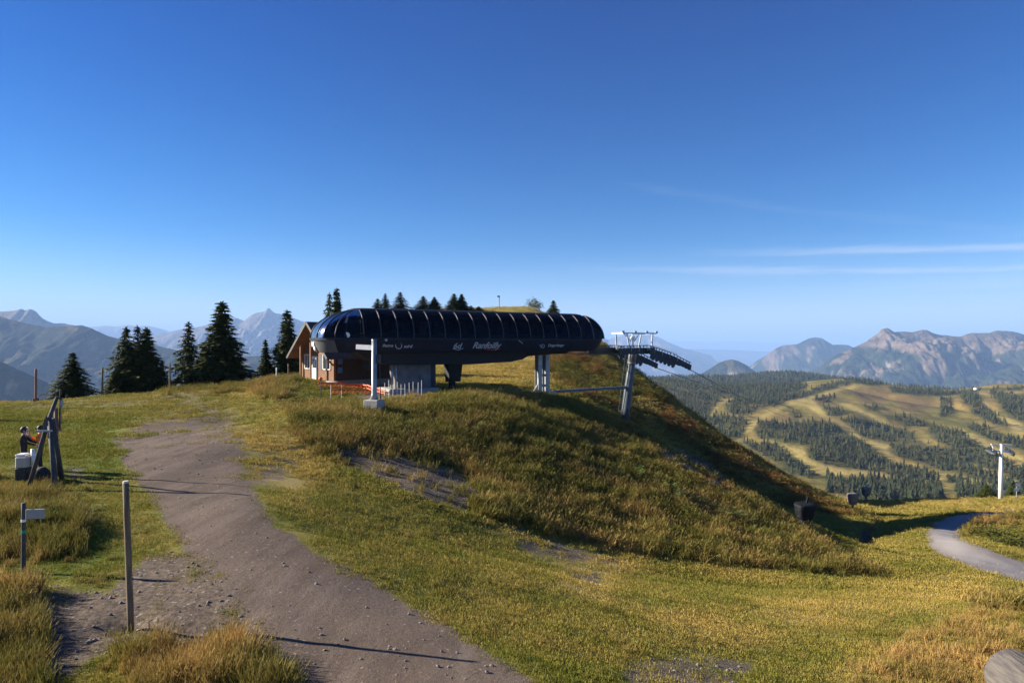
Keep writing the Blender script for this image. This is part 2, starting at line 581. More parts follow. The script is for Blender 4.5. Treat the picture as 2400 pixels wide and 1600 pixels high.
def build_mountain_material():
    m, t = mat_new('mountain_rock_and_forest')
    pos = t.n('ShaderNodeNewGeometry').outputs['Position']
    c1 = t.n('ShaderNodeAttribute', attribute_name='cls')
    s1 = t.n('ShaderNodeSeparateColor', {0: c1.outputs['Color']})
    forest, rock, pale = s1.outputs
    n1 = t.noise(pos, 0.0016, 8, 0.65)
    n2 = t.noise(pos, 0.009, 9, 0.78)
    c = t.mix(t.ss(n1, 0.4, 0.62), (0.095, 0.075, 0.032), (0.19, 0.13, 0.065))
    c = t.mix(rock, c, t.mix(t.ss(n2, 0.35, 0.65), (0.085, 0.062, 0.045), (0.25, 0.185, 0.13)))
    c = t.mix(forest, c, t.mix(t.ss(n2, 0.4, 0.65), (0.014, 0.024, 0.014), (0.045, 0.055, 0.022)))
    c = t.mix(t.math('MULTIPLY', pale, t.ss(n2, 0.40, 0.55)), c, (0.30, 0.27, 0.23))
    b = t.n('ShaderNodeBsdfPrincipled', {'Base Color': c, 'Roughness': 0.95})
    b.inputs['Specular IOR Level'].default_value = 0.1
    bp = t.n('ShaderNodeBump', {'Strength': 1.0, 'Distance': 45.0, 'Height': n2})
    t.t.links.new(bp.outputs[0], b.inputs['Normal'])
    t.n('ShaderNodeOutputMaterial', {'Surface': b.outputs[0]})
    return m


M_MOUNT = build_mountain_material()


def build_foliage(name, dark, light, straw, hue_attr=True, trans=0.25):
    """leaf / blade material; per-instance tint attribute picks between its natural colours"""
    m, t = mat_new(name)
    at = t.n('ShaderNodeAttribute', attribute_name='tint', attribute_type='INSTANCER')
    tint = at.outputs['Fac']
    oi = t.n('ShaderNodeObjectInfo')
    pos = t.n('ShaderNodeNewGeometry').outputs['Position']
    nz = t.noise(pos, 3.0, 3, 0.6)
    c = t.mix(t.ss(nz, 0.3, 0.7), dark, light)
    c = t.mix(tint, c, straw)
    b = t.n('ShaderNodeBsdfPrincipled', {'Base Color': c, 'Roughness': 0.75})
    b.inputs['Specular IOR Level'].default_value = 0.2
    tl = t.n('ShaderNodeBsdfTranslucent', {'Color': c})
    mx = t.n('ShaderNodeMixShader', {0: trans})
    t.t.links.new(b.outputs[0], mx.inputs[1]); t.t.links.new(tl.outputs[0], mx.inputs[2])
    t.n('ShaderNodeOutputMaterial', {'Surface': mx.outputs[0]})
    return m


M_BLADE = build_foliage('grass_blades', (0.115, 0.14, 0.016), (0.22, 0.20, 0.032), (0.42, 0.30, 0.08))
M_BLADE_TALL = build_foliage('tall_grass_blades', (0.11, 0.115, 0.018), (0.215, 0.175, 0.035), (0.42, 0.26, 0.085))
M_SHRUB = build_foliage('heath_leaves', (0.06, 0.072, 0.011), (0.15, 0.14, 0.024), (0.20, 0.095, 0.03), trans=0.15)
M_HERB = build_foliage('broad_leaves', (0.08, 0.13, 0.02), (0.17, 0.22, 0.05), (0.25, 0.24, 0.08))
M_NEEDLE = build_foliage('spruce_needles', (0.020, 0.034, 0.007), (0.085, 0.10, 0.018), (0.05, 0.05, 0.02), trans=0.08)
M_NEEDLE_DRY = build_foliage('dry_spruce_needles', (0.03, 0.03, 0.02), (0.075, 0.06, 0.04), (0.09, 0.07, 0.05), trans=0.08)
M_FARTREE = build_foliage('far_spruce_needles', (0.010, 0.017, 0.006), (0.034, 0.042, 0.012), (0.085, 0.08, 0.026), trans=0.05)

# ------------------------------------------------------------------ near terrain
CTRL = [
 # foreground shelf the photographer stands above
 (0,1600,8.1),(400,1600,8.1),(800,1600,8.1),(1200,1600,8.1),(1600,1600,9.6),(2000,1600,11.5),(2400,1600,12.5),
 (305,1470,9.7),(55,1340,12.0),(700,1350,11.9),(1100,1420,12.2),(350,1230,15.2),
 (1500,1480,12.6),(2000,1500,15),(2000,1400,22),(2400,1480,16.5),(2300,1400,23),
 (130,1140,19.3),(600,1180,17.2),(900,1240,18.6),(0,1060,25),(300,1060,25.3),(500,1050,26.6),(1100,1300,18.5),
 (1300,1370,16.5),(1600,1400,18.5),(1300,1300,23),(1700,1370,24),
 # left plateau
 (0,985,35.5),(200,985,35.5),(400,985,36),(560,990,36),
 (-200,950,44),(0,945,46.5),(85,942,47.5),(240,931,51),(400,913,56),(520,909,60),(590,905,60),(420,913,53),(480,911,53),(540,909,53),(590,905,53),(440,925,46),(540,930,46),(620,930,44),
 (655,888,54),(695,895,50),(640,905,48),(620,960,40),(700,920,44),
 # bank in front of the station: foot
 (690,1010,32),(740,1050,30),(800,1085,28.5),(900,1130,26.5),(1000,1170,25.5),(1250,1240,26),(1500,1290,27.5),(1750,1320,28.5),(2045,1350,30),
 # bank: brow
 (700,975,34.5),(780,973,35.5),(875,968,37),(950,975,37.5),(1050,965,39),(1150,950,42),(1200,932,49),(1250,945,48),(1280,968,46),(1350,1005,44.5),(1420,1043,43.5),(1500,1080,42),(1600,1128,40),(1360,955,54),(1480,1003,54.5),
 (1600,1090,44.5),(1740,1165,40),(1850,1235,37),(1885,1255,36),(1960,1305,33),
 # bank face
 (900,1040,32),(1100,1080,33),(1300,1125,33.5),(1500,1185,33),(1700,1242,33),
 # station plateau
 (760,935,44),(830,925,46),(880,926,49),(1000,922,50.5),(1100,918,54),(1250,925,57),(1300,928,60),(860,906,56),(780,905,52),(730,890,56),(1000,905,60),(900,893,66),
 # behind the brow
 (1462,990,64.5),(1560,1062,58),(1680,1132,52),(1780,1194,50),(1880,1236,47),(1960,1262,44),
 # pass behind the station and grassy hill
 (1100,890,72),(1200,888,74),(1300,905,68),(1050,875,78),(1200,840,92),(1280,825,98),(1000,850,95),(1100,770,108),
 (1150,724,122),(1250,723,122),(1000,728,122),(900,735,118),(800,780,105),(700,850,95),(1320,760,112),(1360,785,104),
 (1400,800,100),(1440,835,98),(1480,870,95),(1540,912,90),(1600,957,85),(1700,1032,77),(1800,1098,71),(1900,1155,66),(1980,1195,62),(2030,1214,58.5),
 (1330,870,86),(1480,940,78),(1600,1045,68),(1740,1160,58),(1850,1202,57),(1950,1225,55),(1420,900,84),(1700,1090,66),
 # behind the hill
 (1500,965,125),(1650,1062,110),(1800,1145,94),(1900,1182,82),(1250,800,150),(1000,810,150),(1400,960,150),(800,860,140),
 # valley meadow on the right
 (2100,1315,33),(2000,1272,42),(2060,1228,51),(2150,1215,58),(2010,1197,62),(2000,1184,72),(2000,1173,84),(2100,1178,84),(2200,1172,90),
 (1930,1182,80),(2110,1296,38),(2270,1272,41),(2200,1240,50),(2190,1290,40.5),(2300,1325,36),(2400,1352,33),(2230,1205,64),(2320,1196,74),(2400,1195,76),
 (2300,1204,54),(2400,1208,53),(2270,1217,52),(2330,1265,47),(2400,1268,48),(2290,1250,48),(2400,1300,41),(2270,1255,47),
 (2345,1171,92),(2290,1180,86),(2400,1168,94),(2500,1165,97),(2600,1250,60),(2600,1380,35),
 (2000,1300,160),(2400,1290,160),(2700,1300,150),(1700,1300,165),
 # left drop
 (0,1100,75),(240,1080,78),(520,1050,84),(650,960,90),(0,1250,130),(400,1200,130),(650,1090,130),(-500,1100,75),(-500,960,44),(-600,1350,130),(-300,1600,8.1),(-600,1300,13),
]
pts = [P(*c) for c in CTRL]
pts += [(-60, 15, -4.6), (-40, 25, -4.6), (-30, 6, -4.6), (-10, 2, -4.5), (0, -6, -4.4), (8, 2, -4.8), (18, 2, -6.0), (30, 8, -8.5), (-30, -6, -4.5), (30, -6, -8), (60, 5, -14), (120, 60, -36), (120, 5, -30), (150, 130, -50), (-75, 60, -12), (-75, 0, -6)]
TNEAR = TPS(pts, 2e-5)

STREAM = [P(2062,1207,60)[:2], P(2034,1232,51)[:2], P(2030,1253,46.5)[:2], P(2000,1287,40)[:2]]
GULLY = [P(800,1090,27)[:2], P(900,1135,27)[:2], P(1050,1190,27.5)[:2]]


def near_h(x, y):
    x = np.asarray(x, float); y = np.asarray(y, float)
    z = TNEAR(x, y)
    yy = np.maximum(y, 1.0)
    px = 1200 + F * x / yy
    far = smooth01(y, 20, 60)
    z = z + fbm(x * 0.25, y * 0.25, 3, 4) * (0.10 + 0.16 * far) + fbm(x * 1.3, y * 1.3, 5, 3) * (0.025 + 0.03 * far)
    # lumpier bank and hillside
    bank = bank_mask(x, y)
    z = z + bank * (fbm(x * 0.55, y * 0.55, 21, 4) * 0.30 + (ridged(x * 0.35, y * 0.8, 25, 3) - 0.5) * 0.22) * (0.35 + 0.65 * smooth01(x, -4, 4))
    d = line_d(x, y, STREAM)
    z = z - 0.95 * np.exp(-(d / 0.55) ** 2)
    # hollow next to the post in the foreground and the small scarp beside the track
    hx, hy, _ = P(290, 1455, 9.9)
    z = z - 0.22 * np.exp(-(((x - hx) / 0.28) ** 2 + ((y - hy) / 0.30) ** 2))
    hx, hy, _ = P(470, 1470, 9.7)
    z = z - 0.12 * np.exp(-(((x - hx) / 0.6) ** 2 + ((y - hy) / 0.4) ** 2))
    # tussocky hump behind the sign post
    hx, hy, _ = P(110, 1240, 14.6)
    z = z + 0.42 * np.exp(-(((x - hx) / 1.5) ** 2 + ((y - hy) / 0.8) ** 2))
    return z


BANK_POLY = [(690,960),(780,945),(880,950),(1000,940),(1100,935),(1230,930),(1340,940),(1480,1000),(1600,1085),(1740,1160),(1850,1232),(1960,1305),(2050,1345),
             (1750,1325),(1500,1290),(1250,1240),(1050,1185),(900,1125),(800,1080),(720,1040),(680,1000)]
HILL_POLY = [(1310,800),(1400,796),(1480,866),(1600,953),(1700,1028),(1900,1150),(2038,1214),(1950,1224),(1850,1206),(1740,1168),(1600,1052),(1480,1000),(1420,940),(1320,925),(1230,905),(1260,860),(1290,830)]


def proj(x, y, z):
    yy = np.maximum(y, 0.5)
    return 1200 + F * x / yy, 806 - F * z / yy


def bank_mask(x, y):
    z = TNEAR(x, y)
    px, py = proj(x, y, z)
    sd = poly_sd(px, py, BANK_POLY)
    m = smooth01(sd, -14, 10) * ((y > 24) & (y < 62))
    sd2 = poly_sd(px, py, HILL_POLY)
    m2 = smooth01(sd2, -8, 10) * ((y > 60) & (y < 130))
    return np.maximum(m, m2)


ROAD1 = [(1290,1640),(1250,1600),(1120,1500),(950,1400),(780,1310),(660,1240),(610,1170),(585,1110),(585,1060),(640,1015),(690,965),(640,945),(520,925),(470,930),(400,950),(300,985),(255,1030),
         (290,1090),(335,1150),(375,1210),(425,1290),(500,1400),(600,1500),(700,1600),(720,1640)]
ROAD_FAR = [(395,948),(470,921),(530,905),(560,906),(520,922),(470,938),(420,952)]
ROAD_TOP = [(0,945),(240,932),(400,912),(560,906),(480,925),(380,948),(200,960),(0,962)]
ROAD2 = [(2420,1186),(2320,1194),(2245,1205),(2190,1222),(2168,1250),(2180,1283),(2230,1315),(2295,1336),(2420,1376),(2420,1322),(2340,1296),(2285,1274),(2252,1254),(2258,1236),(2300,1212),(2420,1204)]
GRAVEL_ST = [(800,935),(870,915),(1020,915),(1010,930),(900,935),(820,945)]
BARE = [  # dirt and stones showing through
 [(60,1500),(130,1370),(230,1380),(420,1400),(520,1480),(480,1530),(380,1560),(300,1500),(150,1600),(60,1600)],
 [(250,1380),(350,1290),(470,1300),(560,1420),(640,1520),(700,1600),(560,1560),(440,1500),(330,1490)],
 [(760,1045),(880,1050),(1000,1072),(1080,1105),(1150,1165),(1090,1205),(960,1170),(850,1118)],
 [(1100,1218),(1180,1215),(1250,1235),(1250,1248),(1150,1240)],
 [(1200,1255),(1310,1255),(1360,1280),(1480,1305),(1450,1335),(1300,1318),(1215,1298)],
 [(1310,1330),(1410,1330),(1430,1375),(1340,1390)],
 [(1480,1400),(1530,1400),(1520,1425),(1470,1415)],
 [(1520,1300),(1570,1300),(1560,1312),(1520,1308)],
 [(1540,1030),(1640,1060),(1760,1160),(1700,1165),(1600,1100),(1540,1070)],
 [(1450,1545),(1600,1530),(1760,1540),(1800,1580),(1700,1620),(1450,1620)],
 [(10,1065),(60,1055),(65,1120),(20,1130)],
 [(130,1090),(190,1085),(215,1110),(220,1140),(160,1130)],
 [(1200,880),(1290,880),(1290,925),(1210,915)],
 [(2200,1170),(2290,1165),(2290,1185),(2180,1183)],
]
LUSH = [[(0,965),(300,975),(280,1020),(300,1120),(180,1130),(0,1120)], [(60,1290),(220,1240),(330,1290),(200,1360),(60,1360)], [(690,900),(860,905),(800,925),(700,930),(640,950),(600,930)]]
STRAW = [[(560,1010),(690,1000),(760,1100),(700,1180),(600,1120)], [(600,880),(700,910),(660,950),(560,925)], [(1050,860),(1300,800),(1290,900),(1100,895)],
         [(2200,1150),(2300,1165),(2290,1185),(1900,1185),(1950,1160)], [(2300,1190),(2400,1190),(2330,1240),(2260,1250),(2270,1215)], [(1300,1290),(1500,1310),(1420,1420),(1300,1380)],
         [(1950,1560),(2200,1450),(2400,1400),(2400,1600),(1950,1600)], [(1500,1450),(2300,1330),(2350,1400),(1700,1520)]]


def build_near():
    def axis(knots):
        out = [knots[0][0]]
        for (a, sa), (b, sb) in zip(knots[:-1], knots[1:]):
            x = out[-1]
            while x < b - 1e-6:
                t = (x - a) / (b - a)
                x = min(b, x + sa * (1 - t) + sb * t)
                out.append(x)
        return np.array(out)
    xs = axis([(-95, 2.0), (-40, .7), (-15, .24), (14, .24), (40, .36), (70, .8), (170, 2.4)])
    ys = axis([(-12, .8), (5, .13), (14, .13), (30, .2), (50, .26), (80, .5), (120, .8), (175, 2.0)])
    X, Y = np.meshgrid(xs, ys)
    Z = near_h(X, Y)
    px, py = proj(X, Y, Z)

    def mask(polys, soft, cond=True):
        m = np.zeros(X.shape)
        for p in polys:
            m = np.maximum(m, smooth01(poly_sd(px, py, p), -soft, soft))
        return m * cond
    near = Y < 62
    road = mask([ROAD1], 46, (Y < 45) & (X < 6)) * 0.95
    road = np.maximum(road, mask([[(270,1000),(330,955),(500,912),(600,915),(690,940),(740,1000),(760,1060),(700,1130),(620,1160),(400,1180),(300,1100)]], 55, near & (X < 2)) * 0.63)
    road = np.maximum(road, mask([ROAD_FAR], 6, near) * 0.8)
    road = np.clip(road, 0, 1)
    road = np.maximum(road, mask([ROAD_TOP], 6, near & (X < -12)) * 0.74)
    # worn, half-grassed upper part of the track
    worn = smooth01(py, 1150, 985) * smooth01(px, 480, 620)
    road = road * (1 - 0.34 * worn - 0.36 * smooth01(py, 1090, 975)) + 0.10 * (road > .05) * fbm(X * .5, Y * .9, 17, 3)
    road = np.maximum(road, mask([ROAD2], 13, (Y > 25) & (Y < 110) & (X > 15)) * 0.97)
    road = np.maximum(road, mask([GRAVEL_ST], 5, near) * 0.8)
    bank = bank_mask(X, Y)
    heath = mask([HILL_POLY], 8, (Y > 60) & (Y < 130))
    heath = np.maximum(heath, 0.75 * bank * smooth01(X, 2, 14) * (Y < 62))
    hillR = mask([HILL_POLY], 8, (Y > 60) & (Y < 130))
    bare = mask(BARE[:12], 30, (Y < 62)) * 0.66
    bare = np.maximum(bare, mask(BARE[:2], 40, Y < 14) * 0.85)
    bare = np.maximum(bare, mask([BARE[8]], 14, (Y > 36) & (Y < 100)) * 0.62)
    bare = np.maximum(bare, mask(BARE[12:], 8, Y > 55) * 0.5)
    bare = np.maximum(bare, np.exp(-(line_d(X, Y, STREAM) / 0.6) ** 2) * 0.9)
    lush = mask(LUSH, 25, Y < 60)
    straw = mask(STRAW, 25)
    straw = np.maximum(straw, 0.6 * smooth01(Y, 70, 95) * (X < 20) * (1 - hillR))
    pale = mask([ROAD2], 30, X > 15)
    o = grid_mesh('ground', X, Y, Z, M_GROUND, {'cls': (road, bank, bare), 'cls2': (lush, heath, straw), 'cls3': (pale, X * 0, X * 0)})
    tag(o, kind='structure')
    return xs, ys, Z, dict(road=road, bank=bank, bare=bare, lush=lush, heath=heath, straw=straw)


GX, GY, GZ, GM = build_near()


def grid_sample(A, x, y):
    x = np.asarray(x, float); y = np.asarray(y, float)
    i = np.clip(np.searchsorted(GX, x) - 1, 0, len(GX) - 2)
    j = np.clip(np.searchsorted(GY, y) - 1, 0, len(GY) - 2)
    fx = np.clip((x - GX[i]) / (GX[i + 1] - GX[i]), 0, 1)
    fy = np.clip((y - GY[j]) / (GY[j + 1] - GY[j]), 0, 1)
    return (A[j, i] * (1 - fx) + A[j, i + 1] * fx) * (1 - fy) + (A[j + 1, i] * (1 - fx) + A[j + 1, i + 1] * fx) * fy


def gz(x, y):
    return float(grid_sample(GZ, x, y))


def on_ground(px, D, sink=0.0):
    x = (px - 1200) / F * D
    return Vector((x, D, gz(x, D) - sink))


# ------------------------------------------------------------------ middle hills
HC = [
 (1800,1230,330),(2100,1230,330),(2400,1230,330),(2700,1230,330),(2000,1170,600),(2200,1160,640),(2400,1165,600),(1700,1175,560),(1500,1170,560),
 (1900,1140,690),(2150,1130,720),(2400,1120,700),(1800,1090,800),(2100,1110,770),(2300,1085,830),(2500,1100,800),
 (1700,1040,930),(1870,1060,850),(1900,1020,960),(2100,1040,950),(2300,1020,1000),(2400,990,1080),(2550,1000,1080),
 (1740,985,1080),(1800,985,1080),(1950,970,1120),(2100,975,1140),(2250,980,1130),(2400,955,1200),
 (1800,950,1210),(1860,935,1280),(1950,910,1420),(2030,900,1500),(2105,914,1530),(2050,940,1300),(2150,935,1330),(2245,930,1420),(2290,912,1500),(2400,918,1550),(2330,945,1300),
 (2550,915,1560),(2190,933,1500),
 (1640,975,1180),(1560,960,1200),(1500,920,1350),(1600,915,1400),(1680,930,1350),(1560,890,1550),(1480,885,1600),(1650,905,1550),(1740,935,1300),(1500,1050,900),(1600,1070,850),
 # behind the first crest
 (1700,915,1750),(1900,925,1800),(2050,930,1900),(2250,935,1900),(2450,935,1900),(2650,935,1900),(1550,915,1900),
 (1500,893,2600),(1600,896,2650),(1700,893,2700),(1800,879,2700),(1870,883,2700),(1950,892,2750),(2050,925,2800),(2300,935,2800),(2500,935,2800),(2700,935,2800),
 (1600,930,3300),(2000,930,3300),(2500,930,3300),(1300,960,1600),(1300,930,2600),(1300,1000,900),(1000,1100,900),(1000,1000,2000),(1000,960,3000),(1200,1150,500),(900,1300,300),
 (1600,1250,300),(1300,1300,260),
]
THILL = TPS([P(*c) for c in HC] + [(120, 140, -58), (20, 150, -48), (60, 180, -62), (260, 150, -75), (-60, 160, -60)], 2e-5)


def hill_h(x, y):
    z = THILL(x, y)
    amp = smooth01(y, 350, 900)
    z = z + amp * (fbm(x / 260, y / 260, 41, 5) * 12 - ridged(x / 190 + y / 420, y / 420, 47, 4) * 26 + 14)
    return z


# pixel outlines of the woods and pistes, carried onto the slope they grow on
def q(u, v):
    return (1480 + u / 2.557, 740 + v / 2.557)


WOODS = [[q(*p) for p in w] for w in [
 [(480,388),(700,388),(940,398),(1060,415),(1010,455),(760,465),(600,475),(480,440)],
 [(610,465),(760,452),(940,470),(1050,445),(1010,492),(900,512),(760,512),(620,520)],
 [(0,340),(60,350),(160,375),(300,385),(480,420),(590,465),(620,490),(530,500),(480,580),(440,650),(340,610),(220,540),(120,460),(20,400)],
 [(440,640),(500,590),(560,600),(690,620),(680,700),(640,740),(560,740),(480,690)],
 [(540,540),(620,500),(760,500),(900,490),(930,510),(800,560),(720,590),(600,590)],
 [(730,680),(760,640),(1000,640),(1060,620),(1230,645),(1270,690),(1200,720),(1050,780),(900,760),(760,730)],
 [(1050,780),(1200,720),(1330,720),(1440,800),(1540,870),(1480,930),(1300,920),(1150,890),(1060,850)],
 [(650,750),(780,770),(870,760),(960,830),(1010,870),(1100,960),(980,950),(880,890),(760,830)],
 [(1150,540),(1200,545),(1280,570),(1260,600),(1170,600)],
 [(1080,500),(1200,480),(1290,520),(1230,525)],
 [(1250,620),(1340,600),(1480,640),(1620,680),(1800,780),(1980,850),(2180,960),(2350,1020),(2350,1110),(2200,1030),(2100,985),(1850,930),(1600,850),(1550,800),(1560,770),(1380,730),(1320,670)],
 [(1480,580),(1600,600),(1780,650),(1700,680),(1540,620)],
 [(1380,530),(1470,550),(1480,575),(1400,560)],
 [(1760,690),(1830,660),(1960,690),(2050,750),(2200,830),(2352,920),(2352,1010),(2200,940),(2000,860),(1850,770)],
 [(1970,470),(2060,450),(2120,530),(2200,600),(2270,670),(2270,690),(2160,640),(2050,590),(1980,520)],
 [(2140,450),(2352,470),(2500,480),(2500,640),(2352,650),(2250,600),(2200,530)],
 [(2020,640),(2100,660),(2352,750),(2500,790),(2500,860),(2352,815),(2150,740),(2020,690)],
 [(1170,960),(1280,965),(1440,960),(1600,985),(1700,1000),(1850,1000),(1870,1060),(1860,1110),(1600,1118),(1380,1100),(1240,1070),(1170,1060)],
 [(1940,1010),(2120,1010),(2200,1060),(2352,1090),(2352,1125),(2130,1115),(1960,1112)],
 [(1500,870),(1600,890),(1820,950),(1820,985),(1640,970),(1530,950)],
 [(1850,500),(1920,490),(1930,560),(1950,600),(1850,610)],
 [(940,570),(1010,580),(1020,610),(960,610)],
 [(1870,960),(1960,960),(2000,1000),(1900,1000)],
 [(920,880),(1000,890),(1110,950),(1060,965),(960,950)],
]]
RIDGE_WOODS = [[q(*p) for p in w] for w in [
 [(480,388),(700,388),(940,398),(1060,415),(1010,455),(760,465),(600,475),(480,440)],
 [(610,465),(760,452),(940,470),(1050,445),(1010,492),(900,512),(760,512),(620,520)],
 [(940,470),(1040,452),(1200,402),(1340,372),(1440,378),(1530,410),(1440,420),(1340,405),(1200,440),(1060,480),(960,500)],
 [(1540,425),(1700,440),(1900,455),(2060,432),(2200,430),(2352,425),(2352,450),(2060,455),(1900,482),(1700,475),(1560,460)],
]]
RUNS = [[q(*p) for p in w] for w in [
 [(690,700),(700,640),(780,600),(860,560),(960,510),(1080,480),(1200,440),(1330,408),(1400,405),(1340,420),(1220,455),(1090,500),(1180,600),(1320,670),(1400,740),(1560,775),(1540,800),(1560,850),(1620,880),(1560,860),(1480,800),(1400,755),(1260,680),(1160,620),(1050,540),(960,530),(860,580),(780,620),(720,690)],
 [(1180,480),(1290,520),(1450,590),(1600,680),(1800,775),(1780,785),(1600,700),(1440,620),(1290,550),(1180,500)],
 [(780,730),(830,730),(900,770),(1030,790),(1060,850),(1160,890),(1480,940),(1640,970),(1620,1000),(1440,955),(1200,960),(1100,950),(1010,880),(930,800),(830,760)],
 [(1860,480),(2060,440),(2110,450),(2130,480),(2060,455),(1880,490)],
 [(2080,470),(2130,520),(2210,600),(2352,640),(2352,720),(2280,690),(2200,620),(2110,540)],
 [(1820,945),(1960,940),(2120,1000),(2080,1005),(1960,960),(1830,985)],
 [(1960,870),(2060,890),(2260,960),(2352,1000),(2320,1005),(2200,970),(2040,910)],
 [(1960,690),(2040,700),(2180,790),(2352,850),(2352,880),(2200,825),(2050,745)],
 [(2200,455),(2270,460),(2352,490),(2352,500),(2260,475)],
 [(1240,1080),(1380,1100),(1600,1120),(1870,1115),(2100,1095),(2100,1130),(1240,1110)],
 [(450,660),(470,580),(540,500),(620,490),(540,520),(490,590)],
]]
HEATHP = [[q(*p) for p in w] for w in [[(1290,440),(1500,420),(1580,460),(1500,530),(1400,520)], [(1580,470),(1800,480),(1850,540),(1700,580),(1580,530)], [(1070,500),(1200,470),(1290,525),(1100,530)], [(780,640),(900,590),(1000,600),(1000,630)]]]


def build_hills():
    ys = [150.0]
    while ys[-1] < 3300:
        ys.append(ys[-1] * 1.0098 + 1.0)
    ys = np.array(ys)
    xs = np.concatenate([np.arange(-300, 0, 40), np.arange(0, 1700, 7.0), np.arange(1700, 2900, 25)])
    X, Y = np.meshgrid(xs, ys)
    Z = hill_h(X, Y)
    # west rim falls into the deep valley
    side = smooth01(X, Y * 0.10 + 60, Y * -0.02 - 120)
    Z = Z - side * np.minimum(Y * 0.35, 500)
    px, py = proj(X, Y, Z)

    def mask(polys, soft):
        m = np.zeros(X.shape)
        for p in polys:
            m = np.maximum(m, smooth01(poly_sd(px, py, p), -soft, soft))
        return m
    cond = (Y > 450) & (Y < 1750)
    forest = mask(WOODS, 5) * cond * 0.75
    forest = np.maximum(forest, mask(RIDGE_WOODS, 3) * cond)
    back = (Y >= 1750)
    patch = smooth01(fbm(X / 300, Y / 300, 77, 4), 0.38, 0.5)
    forest = np.where(back, 0.95 * (1 - patch), forest)
    run = mask(RUNS, 4) * cond * (1 - 0.0 * forest)
    heath = mask(HEATHP, 8) * cond
    o = grid_mesh('hills', X, Y, Z, M_HILL, {'cls': (run, forest, heath)})
    tag(o, kind='structure')
    return xs, ys, Z, run


HX, HY, HZ, HRUN = build_hills()


def hgrid(A, x, y):
    i = np.clip(np.searchsorted(HX, x) - 1, 0, len(HX) - 2)
    j = np.clip(np.searchsorted(HY, y) - 1, 0, len(HY) - 2)
    fx = np.clip((x - HX[i]) / (HX[i + 1] - HX[i]), 0, 1)
    fy = np.clip((y - HY[j]) / (HY[j + 1] - HY[j]), 0, 1)
    return (A[j, i] * (1 - fx) + A[j, i + 1] * fx) * (1 - fy) + (A[j + 1, i] * (1 - fx) + A[j + 1, i + 1] * fx) * fy


# ------------------------------------------------------------------ far mountains
def mountain(name, crest, D, front, back, zfoot, amp, nx=320, ny=120, forest_z=None, wl=None, seed=0, rocky=0.6, jag=1.0, pale=None):
    crest = np.array(crest, float)
    cx = (crest[:, 0] - 1200) / F * D
    cz = -(crest[:, 1] - 806) / F * D
    wl = wl or D * 0.06
    xs = np.linspace(cx[0], cx[-1], nx)
    zc = np.interp(xs, cx, cz)
    zc = zc + jag * D * 0.0016 * (fbm(xs / (D * 0.02), xs * 0, seed + 5, 5, 0.6))
    v = np.linspace(-1, 1, ny)
    v = np.sign(v) * np.abs(v) ** 1.25                  # rows gather at the crest
    ys = np.where(v < 0, D + v * front, D + v * back)
    X, Y = np.meshgrid(xs, ys)
    T = np.where(Y < D, (D - Y) / front, (Y - D) / back)
    ZC = zc[None, :]
    H = ZC - zfoot
    warp = fbm(X / (wl * 2), Y / (wl * 2), seed + 9, 3) * wl * 0.5
    base = H * (1 - T) ** (1.15 + 0.5 * vnoise(X / (wl * 2.2), Y * 0, seed + 2))
    r = ridged((X + warp) / wl, (Y + warp) / (wl * 2.2), seed + 1, 6, 0.52)
    win = np.clip(T * 9, 0, 1) * np.clip((1 - T) * 4, 0, 1)
    Z = zfoot + base - win * amp * (r * 1.3 - 0.25) * (0.35 + 0.65 * np.clip(H / (np.abs(H).max() + 1), 0, 1))
    r2 = ridged((X + warp * .3) / (wl * .22), (Y - warp * .3) / (wl * .30), seed + 6, 4, 0.55)
    Z = Z - win * amp * .26 * (r2 - .4)
    e = smooth01(xs, xs[0], xs[0] + (xs[-1] - xs[0]) * 0.03) * smooth01(-xs, -xs[-1], -xs[-1] + (xs[-1] - xs[0]) * 0.03)
    Z = zfoot - 30 + (Z - zfoot + 30) * (0.02 + 0.98 * e[None, :])
    # steepness -> rock
    gy_, gx_ = np.gradient(Z)
    dx = np.gradient(xs)[None, :]; dy = np.gradient(ys)[:, None]
    slope = np.sqrt((gx_ / dx) ** 2 + (gy_ / dy) ** 2)
    n = fbm(X / (wl * .8), Y / (wl * .8), seed + 33, 5)
    fz = forest_z if forest_z is not None else -1e9
    forest = smooth01(fz + n * abs(zfoot) * 0.16 - Z, -D * 0.002, D * 0.004)
    clear = smooth01(fbm(X / (wl * .5), Y / (wl * .5), seed + 71, 4), 0.20, 0.36)
    forest = forest * (1 - clear)
    rock = np.clip(smooth01(slope + n * 0.25, rocky, rocky + 0.45), 0, 1) * (1 - 0.75 * forest)
    pl = np.zeros(X.shape)
    if pale:
        px, py = proj(X, Y, Z)
        for p in pale:
            pl = np.maximum(pl, smooth01(poly_sd(px, py, p), -3, 4))
    o = grid_mesh(name, X, Y, Z, M_MOUNT, {'cls': (forest, rock, pl)})
    return tag(o, kind='structure')


